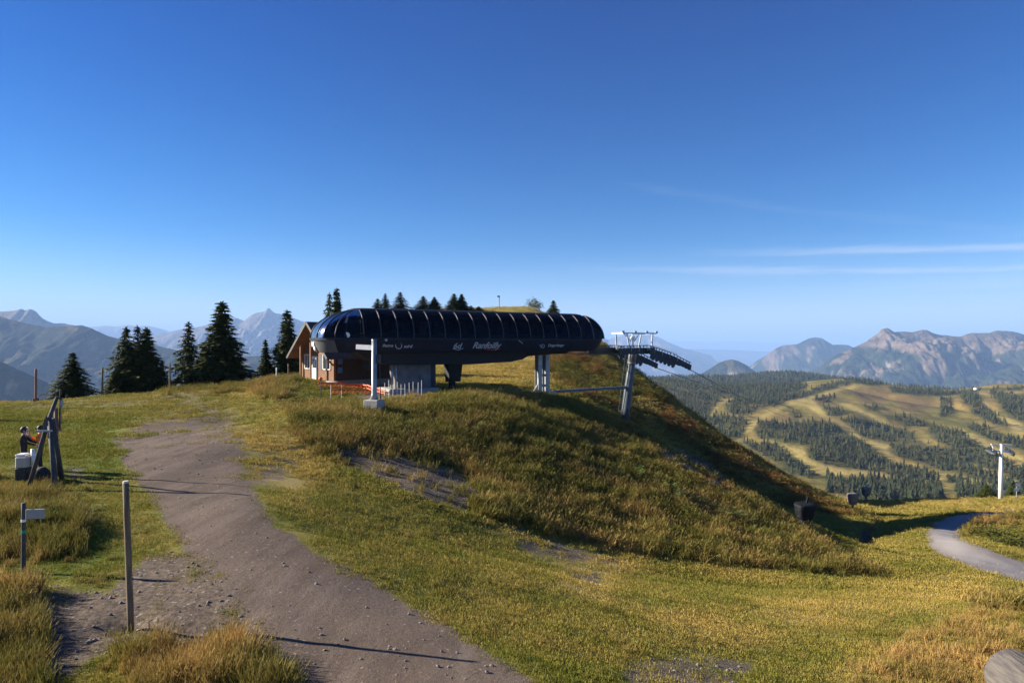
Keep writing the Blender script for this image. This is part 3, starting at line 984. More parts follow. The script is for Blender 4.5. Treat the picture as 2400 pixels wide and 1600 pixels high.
def far_country():
    xs = np.concatenate([np.linspace(-60000, -9000, 20), np.linspace(-8500, 9000, 160), np.linspace(9500, 60000, 20)])
    ys = np.concatenate([np.linspace(-20000, 0, 12), np.linspace(400, 16000, 120), np.linspace(16500, 62000, 60)])
    X, Y = np.meshgrid(xs, ys)
    Z = -900 + 50 * fbm(X / 2500, Y / 2500, 5, 4)
    # a cone of mountain foot below the viewpoint
    d = np.sqrt((X - 200) ** 2 + (Y - 100) ** 2)
    Z = Z + 600 * np.exp(-(d / 900.0) ** 2)
    n = fbm(X / 900, Y / 900, 8, 5)
    forest = smooth01(n, -0.15, 0.05)
    o = grid_mesh('valley_floor', X, Y, Z, M_MOUNT, {'cls': (forest, X * 0, X * 0)})
    tag(o, kind='structure')
    mountain('mountain_slope', [(-700,690),(-300,705),(0,741),(57,756),(105,766),(130,764),(190,761),(215,769),(250,785),(275,793),(310,801),(369,810),(396,815),(414,820),(480,829),(571,834),(640,834),(800,850),(950,900)],
             4600, 2600, 1800, -850, 150, nx=420, ny=170, forest_z=230, seed=3, rocky=0.95, jag=0.6)
    mountain('wooded_ridge', [(-600,760),(-200,800),(0,845),(120,900),(230,975),(330,1040),(420,1110)], 2600, 1300, 1500, -800, 80, nx=200, ny=90, forest_z=500, seed=13, rocky=1.2, jag=0.4)
    mountain('rocky_peak', [(-500,760),(-200,720),(-60,730),(0,729),(40,726),(50,722),(58,726),(72,723),(84,729),(93,745),(110,751),(125,756),(145,755),(175,762),(230,775),(330,840)], 7600, 3000, 3000, -850, 260, nx=260, ny=110, forest_z=100, seed=23, rocky=0.6, jag=0.7)
    mountain('distant_range', [(150,790),(200,763),(220,764),(245,762),(268,765),(298,761),(327,764),(345,762),(366,767),(399,775),(440,768),(480,762),(560,775),(700,790),(900,800)], 21000, 7000, 7000, -800, 700, nx=220, ny=90, forest_z=-400, seed=31, rocky=0.5, jag=0.8)
    mountain('limestone_mountain', [(300,800),(380,781),(430,771),(480,761),(520,752),(545,745),(555,744),(572,752),(580,746),(590,737),(605,731),(622,729),(627,722),(631,720),(635,725),(642,731),(665,735),(688,744),(710,752),(735,757),(780,775),(900,795),(1000,830)],
             12500, 5500, 5000, -850, 560, nx=360, ny=150, forest_z=-90, seed=41, rocky=0.42, jag=0.9, pale=[[(600,760),(625,770),(640,800),(615,810),(590,790)], [(560,775),(590,770),(600,815),(575,815)]])
    mountain('pale_mountain', [(1250,830),(1330,800),(1380,789),(1400,787),(1415,790),(1425,795),(1440,789),(1465,783),(1500,785),(1525,783),(1545,790),(1565,800),(1600,815),(1680,835)], 21000, 6000, 6000, -850, 500, nx=200, ny=90, forest_z=-100, seed=51, rocky=0.5, jag=0.8)
    mountain('far_hills', [(1150,812),(1350,804),(1500,802),(1600,799),(1660,801),(1720,799),(1780,802),(1850,803),(1950,808),(2100,815)], 52000, 5000, 5000, -820, 300, nx=160, ny=60, forest_z=500, seed=61, rocky=0.9, jag=0.25)
    mountain('far_hills_near', [(1250,836),(1400,826),(1500,821),(1600,817),(1700,819),(1800,823),(1950,830),(2100,840)], 30000, 5000, 6000, -820, 200, nx=160, ny=60, forest_z=500, seed=65, rocky=0.9, jag=0.3).name = 'plain_hills'
    mountain('wooded_hill', [(1560,900),(1600,895),(1630,884),(1650,872),(1668,860),(1685,850),(1700,844),(1715,841),(1730,845),(1750,855),(1772,872),(1800,890),(1840,905)], 6200, 900, 900, -480, 70, nx=160, ny=90, forest_z=300, seed=71, rocky=1.2, jag=0.4,
             pale=[[(1700,872),(1712,868),(1730,875),(1735,885),(1712,885)]])
    mountain('pointed_mountain', [(1640,900),(1700,895),(1765,862),(1785,842),(1800,830),(1815,818),(1832,809),(1850,807),(1868,806),(1885,797),(1898,791),(1912,789),(1925,791),(1938,800),(1952,808),(1970,807),(1988,808),(2010,818),(2060,840),(2120,870),(2200,900)],
             10500, 2600, 2600, -750, 330, nx=300, ny=130, forest_z=60, seed=81, rocky=0.6, jag=0.5)
    mountain('broad_mountain', [(1800,930),(1860,910),(1890,885),(1915,868),(1940,845),(1958,833),(1985,821),(2012,808),(2030,800),(2045,789),(2058,781),(2066,771),(2078,767),(2088,772),(2095,777),(2120,776),(2140,777),(2160,772),(2172,773),(2185,780),(2205,784),(2230,787),(2250,789),(2262,784),(2278,779),(2300,780),(2318,779),(2335,774),(2352,775),(2370,776),(2400,783),(2460,772),(2550,780),(2650,765),(2800,790),(3000,850)],
             6800, 3000, 2500, -620, 330, nx=620, ny=260, forest_z=-70, seed=95, rocky=0.55, jag=0.7,
             pale=[[(2075,850),(2088,852),(2092,868),(2080,870)], [(2245,862),(2270,863),(2272,872),(2250,871)], [(2108,862),(2124,861),(2124,866),(2110,867)]])


far_country()


def build_haze():
    m = bpy.data.materials.new('haze_air')
    m.use_nodes = True
    t = NT(m.node_tree)
    v = t.n('ShaderNodeVolumePrincipled', {'Color': (0.37, 0.58, 0.96, 1), 'Density': 5.8e-5, 'Anisotropy': 0.0})
    t.n('ShaderNodeOutputMaterial', {'Volume': v.outputs[0]})
    zb, zt = -1120.0, 860.0
    b = MB().box((0, 21500, (zb + zt) / 2), (125000, 87000, zt - zb))
    o = b.build('haze', m)
    tag(o, kind='stuff')


build_haze()
# ------------------------------------------------------------------ lift station
ST_A = Vector((0.885, 0.466, 0)).normalized()          # along the station, left to right
ST_N = Vector((-ST_A.y, ST_A.x, 0))                    # towards its far side
ST_C = (Vector((-13.5, 50.7, 0)) + Vector((5.5, 60.7, 0))) / 2
ST_RZ = math.atan2(ST_A.y, ST_A.x)
ST_HL = 13.7                                           # half length
ST_HW = 3.05                                           # half width


def outline(L, W, rc, n=10, front_scale=1.0):
    """rounded rectangle in station coordinates, counter-clockwise, from the right end"""
    pts = []
    rc = min(rc, W - 0.01, L - 0.01)
    for cx, cy, a0 in ((L - rc, W - rc, 0), (-L + rc, W - rc, 90), (-L + rc, -W + rc, 180), (L - rc, -W + rc, 270)):
        for k in range(n + 1):
            a = R(a0 + 90 * k / n)
            pts.append((cx + rc * math.cos(a), cy + rc * math.sin(a)))
    return pts


def loft(mb, rings, closed=True, cap_top=False, cap_bot=False):
    n = len(rings[0])
    vs = [v for r in rings for v in r]
    fs = []
    for i in range(len(rings) - 1):
        for k in range(n if closed else n - 1):
            a, b = i * n + k, i * n + (k + 1) % n
            fs.append((a, b, b + n, a + n))
    if cap_bot: fs.append(tuple(range(n - 1, -1, -1)))
    if cap_top: fs.append(tuple(range((len(rings) - 1) * n, len(rings) * n)))
    mb.add(vs, fs)


def dome_profile(t):
    """t 0 at the sill, 1 at the roof edge: inset and height"""
    a = t * R(72)
    inset = 1.62 * (1 - math.cos(a)) / (1 - math.cos(R(72)))
    z = 0.50 + 2.28 * math.sin(a) / math.sin(R(72))
    return inset, z


def text_mesh(name, body, size, mat, parent, loc, rot, shear=0.2, extrude=0.008, bold=0.012, spacing=1.0, sx=1.0):
    c = bpy.data.curves.new(name, 'FONT')
    c.body = body; c.size = size; c.shear = shear; c.extrude = extrude; c.offset = bold
    c.align_x = 'CENTER'; c.align_y = 'CENTER'; c.space_character = spacing
    tmp = bpy.data.objects.new('tmp_text', c)
    COL.objects.link(tmp)
    dg = bpy.context.evaluated_depsgraph_get()
    me = bpy.data.meshes.new_from_object(tmp.evaluated_get(dg))
    bpy.data.objects.remove(tmp)
    me.materials.clear()
    o = link_mesh(name, me, mat, parent)
    o.location = loc; o.rotation_euler = rot; o.scale = (sx, 1, 1)
    return o


def build_station():
    root = empty('chairlift_station', (ST_C.x, ST_C.y, 0), ST_RZ, 'long dark anthracite chairlift top station with ribbed tinted glass dome on its plateau', 'lift station')
    L, W = ST_HL, ST_HW
    RC = 2.1
    # fascia band leaning in at the bottom
    def fascia(z0, z1, in0, in1, name, mat):
        b = MB()
        r = []
        for t in (0, .25, .5, .75, 1):
            z = z0 + (z1 - z0) * t; i = in0 + (in1 - in0) * (t ** 0.8)
            r.append([(x, y, z) for x, y in outline(L - i * 1.0, W - i, RC)])
        loft(b, r)
        for nm, mt, keep in (('fascia', mat, False), ('end_fascia', M_END_LIT, True)):  # left end split off so its sunlight sits in the colour
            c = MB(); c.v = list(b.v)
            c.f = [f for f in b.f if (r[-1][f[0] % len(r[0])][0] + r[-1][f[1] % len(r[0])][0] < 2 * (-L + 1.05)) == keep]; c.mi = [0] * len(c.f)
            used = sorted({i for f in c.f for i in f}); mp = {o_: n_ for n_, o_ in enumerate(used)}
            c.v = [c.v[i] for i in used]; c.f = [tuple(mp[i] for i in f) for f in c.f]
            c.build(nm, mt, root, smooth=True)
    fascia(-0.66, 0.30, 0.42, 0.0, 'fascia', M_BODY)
    # sill trim standing proud of the fascia
    b = MB()
    loft(b, [[(x, y, 0.30) for x, y in outline(L + .0, W + .0, RC)], [(x, y, 0.30) for x, y in outline(L + .05, W + .05, RC)], [(x, y, 0.50) for x, y in outline(L + .05, W + .05, RC)], [(x, y, 0.50) for x, y in outline(L - .1, W - .1, RC)]])
    b.build('sill_trim', M_BODY, root)
    # roof slab
    ti, tz = dome_profile(1.0)
    b = MB()
    LR = L - 2.3
    SH = 0.55
    loft(b, [[(x + SH, y, 2.76) for x, y in outline(LR + .05, W - ti + .05, 1.2)], [(x + SH, y, 2.86) for x, y in outline(LR + .02, W - ti + .02, 1.2)], [(x + SH, y, 2.96) for x, y in outline(LR - .35, W - ti - .3, 1.0)]], cap_top=True, cap_bot=True)
    b.build('roof', M_BODY, root)
    b = MB()
    loft(b, [[(x + SH, y, 2.70) for x, y in outline(LR + .09, W - ti + .09, 1.2)], [(x + SH, y, 2.76) for x, y in outline(LR + .10, W - ti + .10, 1.2)]])
    b.build('roof_edge', M_RIB, root)
    # underside tray
    b = MB()
    loft(b, [[(x, y, -0.70) for x, y in outline(L - .75, W - .55, 2.1)], [(x, y, -0.66) for x, y in outline(L - .62, W - .48, 2.2)]], cap_bot=True)
    b.build('underside', M_BELLY, root)
    # deeper machine trough under the left two thirds, stepping up to the right
    b = MB()
    prof = [(-10.6, -0.70), (-9.6, -1.25), (-8.0, -1.72), (-1.0, -1.80), (3.4, -1.62), (4.6, -1.42), (5.2, -1.12), (9.4, -0.86), (9.8, -0.70)]
    vs, fs = [], []
    for x, z in prof:
        for y, zz in ((-2.1, -0.69), (-1.9, z), (1.9, z), (2.1, -0.69)):
            vs.append((x, y, zz))
    for i in range(len(prof) - 1):
        for k in range(3):
            a = i * 4 + k
            fs.append((a, a + 4, a + 5, a + 1))
    b.add(vs, fs)
    b.build('machine_trough', M_BELLY, root)

    # dome panes: one pane per bay, between curved ribs
    def dpt(xf, side, t, off=0.0):
        """point on the long flank, xf = position along the station at sill"""
        i, z = dome_profile(t)
        return Vector((xf * (1 - 0.0), side * (W - i + off), z + off * 0.4))
    xs = [-10.3 + 22.0 * k / 16 for k in range(17)]
    NT_ = 8
    for side in (-1, 1):
        for k in range(16):
            b = MB()
            vs = []
            for j in range(NT_ + 1):
                t = j / NT_
                for x in (xs[k] + 0.03, xs[k + 1] - 0.03):
                    vs.append(dpt(x, side, t))
            b.add(vs, [(2 * j, 2 * j + 1, 2 * j + 3, 2 * j + 2) for j in range(NT_)])
            b.build('pane', M_GLASS, root, smooth=True)
        for k in range(17):
            b = MB()
            b.tube([dpt(xs[k], side, j / 10, 0.03) for j in range(11)], 0.042, 6)
            b.build('rib', M_RIB, root, smooth=True)
    # rounded glazed ends: fans of panes
    for end in (-1, 1):
        x0 = xs[0] if end < 0 else xs[-1]
        A = [R(-90 + 180 * k / 7) for k in range(8)]

        def ept(a, t, off=0.0):
            i, z = dome_profile(t)
            Lx = (L - abs(x0))
            rx = Lx - 0.05 - (Lx - (LR + end * SH - abs(x0))) * ((i / 1.62))
            ry = W - i
            p = 0.5
            ca, sa = math.cos(a), math.sin(a)
            ex = math.copysign(abs(ca) ** p, ca); ey = math.copysign(abs(sa) ** p, sa)
            return Vector((x0 + end * (rx + off) * ex, (ry + off) * ey, z + off * .4))
        for k in range(7):
            b = MB(); vs = []; n = 4
            for j in range(NT_ + 1):
                for m_ in range(n + 1):
                    a = A[k] + (A[k + 1] - A[k]) * (0.02 + 0.96 * m_ / n)
                    vs.append(ept(a, j / NT_))
            fs = [(j * (n + 1) + i, j * (n + 1) + i + 1, (j + 1) * (n + 1) + i + 1, (j + 1) * (n + 1) + i) for j in range(NT_) for i in range(n)]
            b.add(vs, fs)
            b.build('pane', M_GLASS, root, smooth=True)
        for k in range(1, 7):
            b = MB()
            b.tube([ept(A[k], j / 10, 0.03) for j in range(11)], 0.04, 6)
            b.build('rib', M_RIB, root, smooth=True)
    # machinery inside, seen darkly through the glazing
    b = MB()
    for y in (-2.1, 2.1):
        b.bar((-10.5, y, 0.55), (11.5, y, 0.55), 0.22, 0.45)
        b.bar((-10.5, y * .45, 2.2), (11.5, y * .45, 2.2), 0.16, 0.3)
    for k in range(12):
        x = -9.5 + k * 1.9
        b.bar((x, -2.2, 0.85), (x, 2.2, 0.85), 0.16)
        b.bar((x, -1.0, 0.55), (x, -1.0, 2.2), 0.12)
        b.bar((x, 1.0, 0.55), (x, 1.0, 2.2), 0.12)
    b.build('inner_frame', M_STEEL_D, root)
    b = MB().disc((-8.7, 0, 0.75), (0, 0, 1), 2.2, 0.18, 28)
    b.build('bull_wheel', M_STEEL_D, root)
    b = MB()
    for k in range(15):
        for y in (-2.2, 2.2):
            b.disc((-8.5 + k * 1.3, y, 1.15), (0, 1, 0), 0.24, 0.12, 12)
    tag(b.build('tyre_row', M_BLACK, root), kind='stuff')
    for x, y, sx, sz in ((-6.6, -.6, 1.4, .9), (-3.4, .4, 1.7, 1.1), (0.4, -.3, 1.5, .8), (8.6, -.9, 1.2, 1.0), (10.1, .1, .9, .9)):
        MB().bbox((x, y, 0.9 + sz / 2), (sx, 1.3, sz), 0.05).build('motor_housing', M_TRIM, root)
    for x, z in ((-6.9, 1.5), (-3.9, 1.62), (0.7, 1.55), (2.6, 1.5), (4.55, 1.55)):
        b = MB().disc((x, -2.35, z), (0, 1, 0), .07, .05, 10).bar((x - .05, -2.35, z), (x + .05, -2.35, z - .32), .05)
        b.build('work_light', M_WHITE, root)
    # small fittings on the sill
    b = MB().bar((3.55, -W - .09, 0.33), (3.95, -W - .09, 0.04), .09, .05)
    b.build('handle_bracket', M_LETTER, root)
    b = MB().disc((-8.55, -W - .12, 0.32), (0, 1, 0), .10, .1, 12)
    b.build('lamp', M_LETTER, root)
    b = MB().disc((-11.6, -W + .1, 0.70), (.3, 1, 0), .22, .14, 16)
    b.build('lamp', M_WHITE, root)
    # lettering on the facing fascia
    def on_fascia(x, z):
        t = (z + 0.66) / 0.96
        return (x, -(W - 0.42 * (1 - t ** 0.8)) - 0.05, z)
    tilt = R(90 - 22)
    rot = (R(90) + R(22) * -1 + R(44) * 0, 0, 0)
    rot = (R(112), 0, 0)
    o = text_mesh('lettering', '6d', 0.74, M_LETTER, root, on_fascia(-2.3, -0.18), rot, 0.22, .006, .014)
    b = MB().tube([Vector((-2.75, -W + .02, -0.40)), Vector((-2.2, -W + .10, -0.52)), Vector((-1.75, -W + .06, -0.36))], .028, 6)
    b.build('logo_stroke', M_LETTER, root)
    text_mesh('lettering', 'Ranfoilly', 0.80, M_LETTER, root, on_fascia(0.45, -0.14), rot, 0.3, .006, .016, 0.97)
    b = MB().tube([Vector((0.25, -W + .08, -0.43)), Vector((0.95, -W + .14, -0.53)), Vector((1.75, -W + .08, -0.43))], .035, 6)
    b.build('logo_stroke', M_RED, root)
    text_mesh('lettering', 'Portes', 0.34, M_LETTER, root, on_fascia(-8.35, -0.14), rot, 0.2, .006, .012, 0.95)
    text_mesh('lettering', 'soleil', 0.36, M_LETTER, root, on_fascia(-6.65, -0.2), rot, 0.2, .006, .012, 0.95)
    # round emblem between the two words
    b = MB(); cx, cy, cz = on_fascia(-7.45, -0.12)
    b.tube([Vector((cx + .26 * math.cos(a), cy + .26 * math.sin(a) * .35, cz + .26 * math.sin(a))) for a in [k * math.pi / 8 for k in range(17)]], .035, 6, cap=False)
    b.tube([Vector((cx - .05, cy, cz + .22)), Vector((cx + .16, cy, cz + .46)), Vector((cx + .2, cy, cz + .18))], .04, 6)
    b.build('emblem', M_LETTER, root)
    text_mesh('lettering', 'Doppelmayr', 0.36, M_LETTER, root, on_fascia(7.6, -0.13), rot, 0.12, .006, .012, 0.95)
    b = MB(); cx, cy, cz = on_fascia(6.1, -0.13)
    b.tube([Vector((cx + .22 * math.cos(a), cy + .22 * math.sin(a) * .35, cz + .22 * math.sin(a))) for a in [k * math.pi / 8 for k in range(17)]], .03, 6, cap=False)
    b.tube([Vector((cx - .1, cy, cz - .12)), Vector((cx + .08, cy, cz + .14))], .035, 6)
    b.build('emblem', M_LETTER, root)
    # white script sign on the sunlit rounded end
    a = R(22)
    text_mesh('lettering', 'Ranf', 0.52, M_LETTERW, root, (-L + 0.05, 0.2, -0.02), (R(90) , 0, R(-90)), 0.2, .02, .03, 0.9)
    text_mesh('lettering', 'oilly', 0.42, M_LETTERW, root, (-L + 0.12, -0.1, -0.30), (R(98), 0, R(-90)), 0.2, .02, .025, 0.9)
    MB().tube([Vector((-L + .25, .4, -.52)), Vector((-L + .2, -.4, -.52))], .035, 6).build('logo_stroke', M_RED, root)
    return root


STATION = build_station()


def st_world(x, y, z):
    v = ST_C + ST_A * x + ST_N * y
    return Vector((v.x, v.y, z))


def st_part(root, name, mb, mat, smooth=False):
    """part given in station coordinates, under a thing placed at the station origin"""
    return mb.build(name, mat, root, smooth)


def build_supports():
    # concrete and steel base of the drive end
    g = gz(*st_world(-5.4, -0.2, 0)[:2])
    c = st_world(-5.6, 0, 0)
    r = empty('drive_support', (c.x, c.y, g), ST_RZ, 'wide grey concrete pillar carrying the left half of the lift station', 'support')
    top = -1.70 - g
    MB().bbox((0.1, 0, top / 2 - .1), (3.0, 2.3, top + .25), .06).build('pillar', M_CONC_SHADE, r)
    MB().bbox((-0.1, -0.2, 0.16), (4.4, 3.4, 0.5), .05).build('footing', M_CONC, r)
    MB().bbox((1.95, .3, top * .55), (0.7, 1.5, top * .9), .05).build('cabinet', M_STEEL_D, r)
    for x in (-1.95, -1.62):
        MB().tube([(x, -1.5, 0.4), (x, -1.5, top + .1)], .09, 10).build('conduit', M_STEEL, r, True)
    # hatch / hanging counterweight box further right
    g = gz(*st_world(-1.2, .8, 0)[:2])
    c = st_world(-1.0, 1.2, 0)
    r = empty('tension_box', (c.x, c.y, g), ST_RZ, 'black tapering box hanging under the station beside the wide pillar, on a short leg', 'machinery')
    MB().box((0, 0, -1.75 - g - .85), (1.1, .95, 1.7), taper=1.3).build('housing', M_BELLY, r)
    MB().bbox((-.1, 0, (-2.5 - g) / 2), (.5, .5, (-2.5 - g)), .03).build('leg', M_BELLY, r)
    # right twin column
    c = st_world(10.45, 0, 0)
    c = st_world(9.05 - 1.2, 0, 0)
    g = gz(c.x, c.y)
    r = empty('twin_column_support', (c.x, c.y, g), ST_RZ, 'twin steel columns on a splayed foot carrying the right end of the lift station', 'support')
    h = -0.72 - g
    MB().bbox((0, 0, .14), (2.3, 1.5, .40), .04).build('base_plate', M_STEEL, r)
    for x in (-.42, .42):
        b = MB()
        b.bar((x, 0, .3), (x, 0, h), .12, .62, up=(0, 1, 0))
        for y in (-.33, .33):
            b.bar((x, y, .3), (x, y, h), .42, .06, up=(0, 1, 0))
        b.add([Vector((x + math.copysign(.62, x), -.05, .33)), Vector((x, -.05, 1.2)), Vector((x, -.05, .33)), Vector((x + math.copysign(.62, x), .05, .33)), Vector((x, .05, 1.2)), Vector((x, .05, .33))],
              [(0, 1, 2), (5, 4, 3), (0, 3, 4, 1), (0, 2, 5, 3)])
        b.build('column', M_STEEL, r)
    for z in (.9, h * .45, h - .35):
        MB().bar((-.42, 0, z), (.42, 0, z), .1, .22).build('cross_tie', M_STEEL, r)
    return c, g


SUP_C, SUP_G = build_supports()


def sheave_train(name, p0, p1, n, parent, drop=0.20, rad=0.26, mat=None):
    """a beam with a row of wheels under/over the rope; each wheel is a piece"""
    p0, p1 = Vector(p0), Vector(p1)
    d = (p1 - p0).normalized()
    side = d.cross(Vector((0, 0, 1))).normalized()
    b = MB().bar(p0, p1, .2, .34)
    L0 = (p1 - p0).length
    for k in range(n):
        c0 = p0 + (p1 - p0) * ((k + .5) / n)
        b.bar(c0 + Vector((0, 0, .1)), c0 + Vector((0, 0, .42)), .07)
    b.bar(p0 + Vector((0, 0, .42)), p1 + Vector((0, 0, .42)), .07)
    tr = b.build(name, M_STEEL_D, parent)
    me = None
    for k in range(n):
        c = p0 + (p1 - p0) * ((k + .5) / n) + Vector((0, 0, -drop))
        if me is None:
            w = MB().disc((0, 0, 0), side, rad, .10, 12).disc((0, 0, 0), side, rad * .45, .15, 8).build('sheave', M_STEEL_D, tr)
            me = w.data
        else:
            w = bpy.data.objects.new('sheave', me); COL.objects.link(w); w.parent = tr
        w.location = c
    return tr


def build_tower():
    fx, fy, _ = P(1463, 990, 64.5)
    fz = gz(fx, fy) - .3
    tx, ty, tz = P(1483, 828, 64.0)
    base = Vector((fx, fy, fz))
    r = empty('lift_tower', base, 0, 'leaning grey steel lift tower with a crowded sheave head beside the station', 'lift tower')
    B = Vector((0, 0, 0)); T = Vector((tx, ty, tz)) - base
    pts = [B + (T - B) * t for t in (0, .3, .62, .86)]
    MB().tube(pts, [.50, .45, .40, .36], 16).build('shaft', M_STEEL_T, r, True)
    p2 = [B + (T - B) * t for t in (.86, 1.0, 1.06)]
    MB().tube(p2, [.40, .42, .36], 16).build('head_tube', M_TRIM, r, True)
    MB().tube([B + (T - B) * .855, B + (T - B) * .875], [.47, .47], 16).build('flange', M_TRIM, r, True)
    # ladder on the left of the shaft
    lad = MB()
    off = Vector((-.62, -.25, 0))
    for s_ in (-.16, .16):
        lad.bar(B + off + Vector((s_, 0, .4)), T + off + Vector((s_, 0, .2)), .035)
    for k in range(26):
        p = B + off + (T - B) * (.05 + .95 * k / 26)
        lad.bar(p + Vector((-.16, 0, 0)), p + Vector((.16, 0, 0)), .025)
    lad.build('ladder', M_STEEL, r)
    a, n = ST_A, ST_N
    H = T + Vector((0, 0, .35))
    MB().bar(H - n * 3.1, H + n * 3.1, .60, .55).build('crossarm', M_STEEL_D, r)
    # lifting frame above the arm
    zt = 1.75
    FR = H + Vector((0, 0, zt))
    rail = MB().bar(FR - a * 1.9 - n * 0.9, FR + a * 2.3 - n * 0.9, .14, .16).bar(FR - a * 1.9 + n * .9, FR + a * 2.3 + n * .9, .14, .16)
    for t in (-1.9, 0, 2.3):
        rail.bar(FR + a * t - n * 1.0, FR + a * t + n * 1.0, .14)
    rail.build('lifting_frame', M_WHITE, r)
    for t, s_ in ((-1.5, -1), (1.9, 1)):
        for w in (-.9, .9):
            MB().bar(FR + a * t + n * w, H + a * (t - .25 * s_) + n * w * 1.2 + Vector((0, 0, .1)), .13).build('strut', M_WHITE, r)
    for t in (-2.0, -.4, 1.1, 2.4):
        MB().bbox(FR + a * t + n * -.9 + Vector((0, 0, .13)), (.3, .25, .22), .03, ST_RZ).build('pulley_block', M_TRIM, r)
    MB().bar(H + Vector((0, 0, .1)), FR, .16).build('mast', M_WHITE, r)
    MB().disc(H + Vector((0, -.1, 1.25)), (0, 1, 0), .24, .3, 12).build('hoist', M_WHITE, r)
    for t in (-1.2, .9):
        MB().bar(FR + a * t, H + a * (t * .2) + Vector((0, 0, .9)), .05).build('stay', M_STEEL_D, r)
    # catwalk rails
    for w in (-3.0, 3.0):
        cw = MB()
        for k in range(7):
            t = -2.6 + k * 1.0
            zk = -0.0 - max(0, t) * .30
            cw.bar(H + a * t + n * w + Vector((0, 0, zk - .1)), H + a * t + n * w + Vector((0, 0, zk + .45)), .035)
        cw.bar(H + a * -2.6 + n * w + Vector((0, 0, .45)), H + a * .4 + n * w + Vector((0, 0, .45)), .035)
        cw.bar(H + a * .4 + n * w + Vector((0, 0, .45)), H + a * 3.4 + n * w + Vector((0, 0, -.40)), .035)
        cw.build('catwalk_rail', M_STEEL, r)
    for w in (-2.6, 2.6):
        b = MB().bar(H + a * -3 + n * (w + .45) + Vector((0, 0, -.12)), H + a * .4 + n * (w + .45) + Vector((0, 0, -.12)), .5, .05)
        b.bar(H + a * .4 + n * (w + .45) + Vector((0, 0, -.12)), H + a * 4.6 + n * (w + .45) + Vector((0, 0, -1.65)), .5, .05)
        b.build('catwalk', M_STEEL_D, r)
    # wheel trains: flat towards the station, then nosing down the hill
    for w in (-2.6, 2.6):
        h0 = H + n * w
        sheave_train('sheave_train', h0 - a * 3.8 + Vector((0, 0, .02)), h0 - a * .1 + Vector((0, 0, .08)), 9, r)
        sheave_train('sheave_train', h0 + a * .0 + Vector((0, 0, .08)), h0 + a * 3.0 + Vector((0, 0, -.72)), 8, r)
        sheave_train('sheave_train', h0 + a * 3.1 + Vector((0, 0, -.75)), h0 + a * 5.6 + Vector((0, 0, -1.75)), 6, r)
        sheave_train('sheave_train', h0 + a * .2 + Vector((0, 0, -.55)), h0 + a * 3.4 + Vector((0, 0, -1.5)), 6, r, rad=.2)
    # tie beam to the station foot
    c0 = Vector((SUP_C.x, SUP_C.y, SUP_G + .25)) - base + a * 1.2
    c1 = B + (T - B) * ((c0.z + .15) / T.z)
    MB().bar(c0, c1 + Vector((0, 0, 0)), .26, .26).build('tie_beam', M_STEEL_T, r)
    for t in (.22, .42):
        p = B + (T - B) * t
        MB().bar(p + Vector((-.1, -.5, 0)), p + Vector((.1, -.5, 0)), .12, .2).build('bolt_plate', M_STEEL_D, r)
    return base + H


TOWER_H = build_tower()


def cable(p0, p1, sag, rad, label, grp=None):
    b = MB()
    p0, p1 = Vector(p0), Vector(p1)
    n = 40
    pts = []
    for k in range(n + 1):
        t = k / n
        p = p0.lerp(p1, t); p.z -= sag * 4 * t * (1 - t)
        pts.append(p)
    b.tube(pts, rad, 6)
    o = b.build('haul_rope', M_CABLE)
    return tag(o, label, 'cable', grp)


def build_cables():
    for w, px, py, lab in ((2.6, 1990, 965, 'steel haul rope nearer the sky, running from the tower down into the valley'), (-2.6, 1900, 965, 'steel haul rope lower in view, running from the tower down into the valley')):
        s0 = TOWER_H + ST_N * w - ST_A * 9 + Vector((0, 0, -.35))
        s1 = TOWER_H + ST_N * w + ST_A * 5.6 + Vector((0, 0, -2.1))
        pts = [s0, TOWER_H + ST_N * w + Vector((0, 0, -.32)), TOWER_H + ST_N * w + ST_A * 3.0 + Vector((0, 0, -1.1)), s1]
        e = Vector(P(px, py, 620))
        for k in range(1, 31):
            t = k / 30
            p = s1.lerp(e, t); p.z -= 6 * 4 * t * (1 - t)
            pts.append(p)
        o = MB().tube(pts, .045, 6).build('haul_rope', M_CABLE)
        tag(o, lab, 'cable')


build_cables()


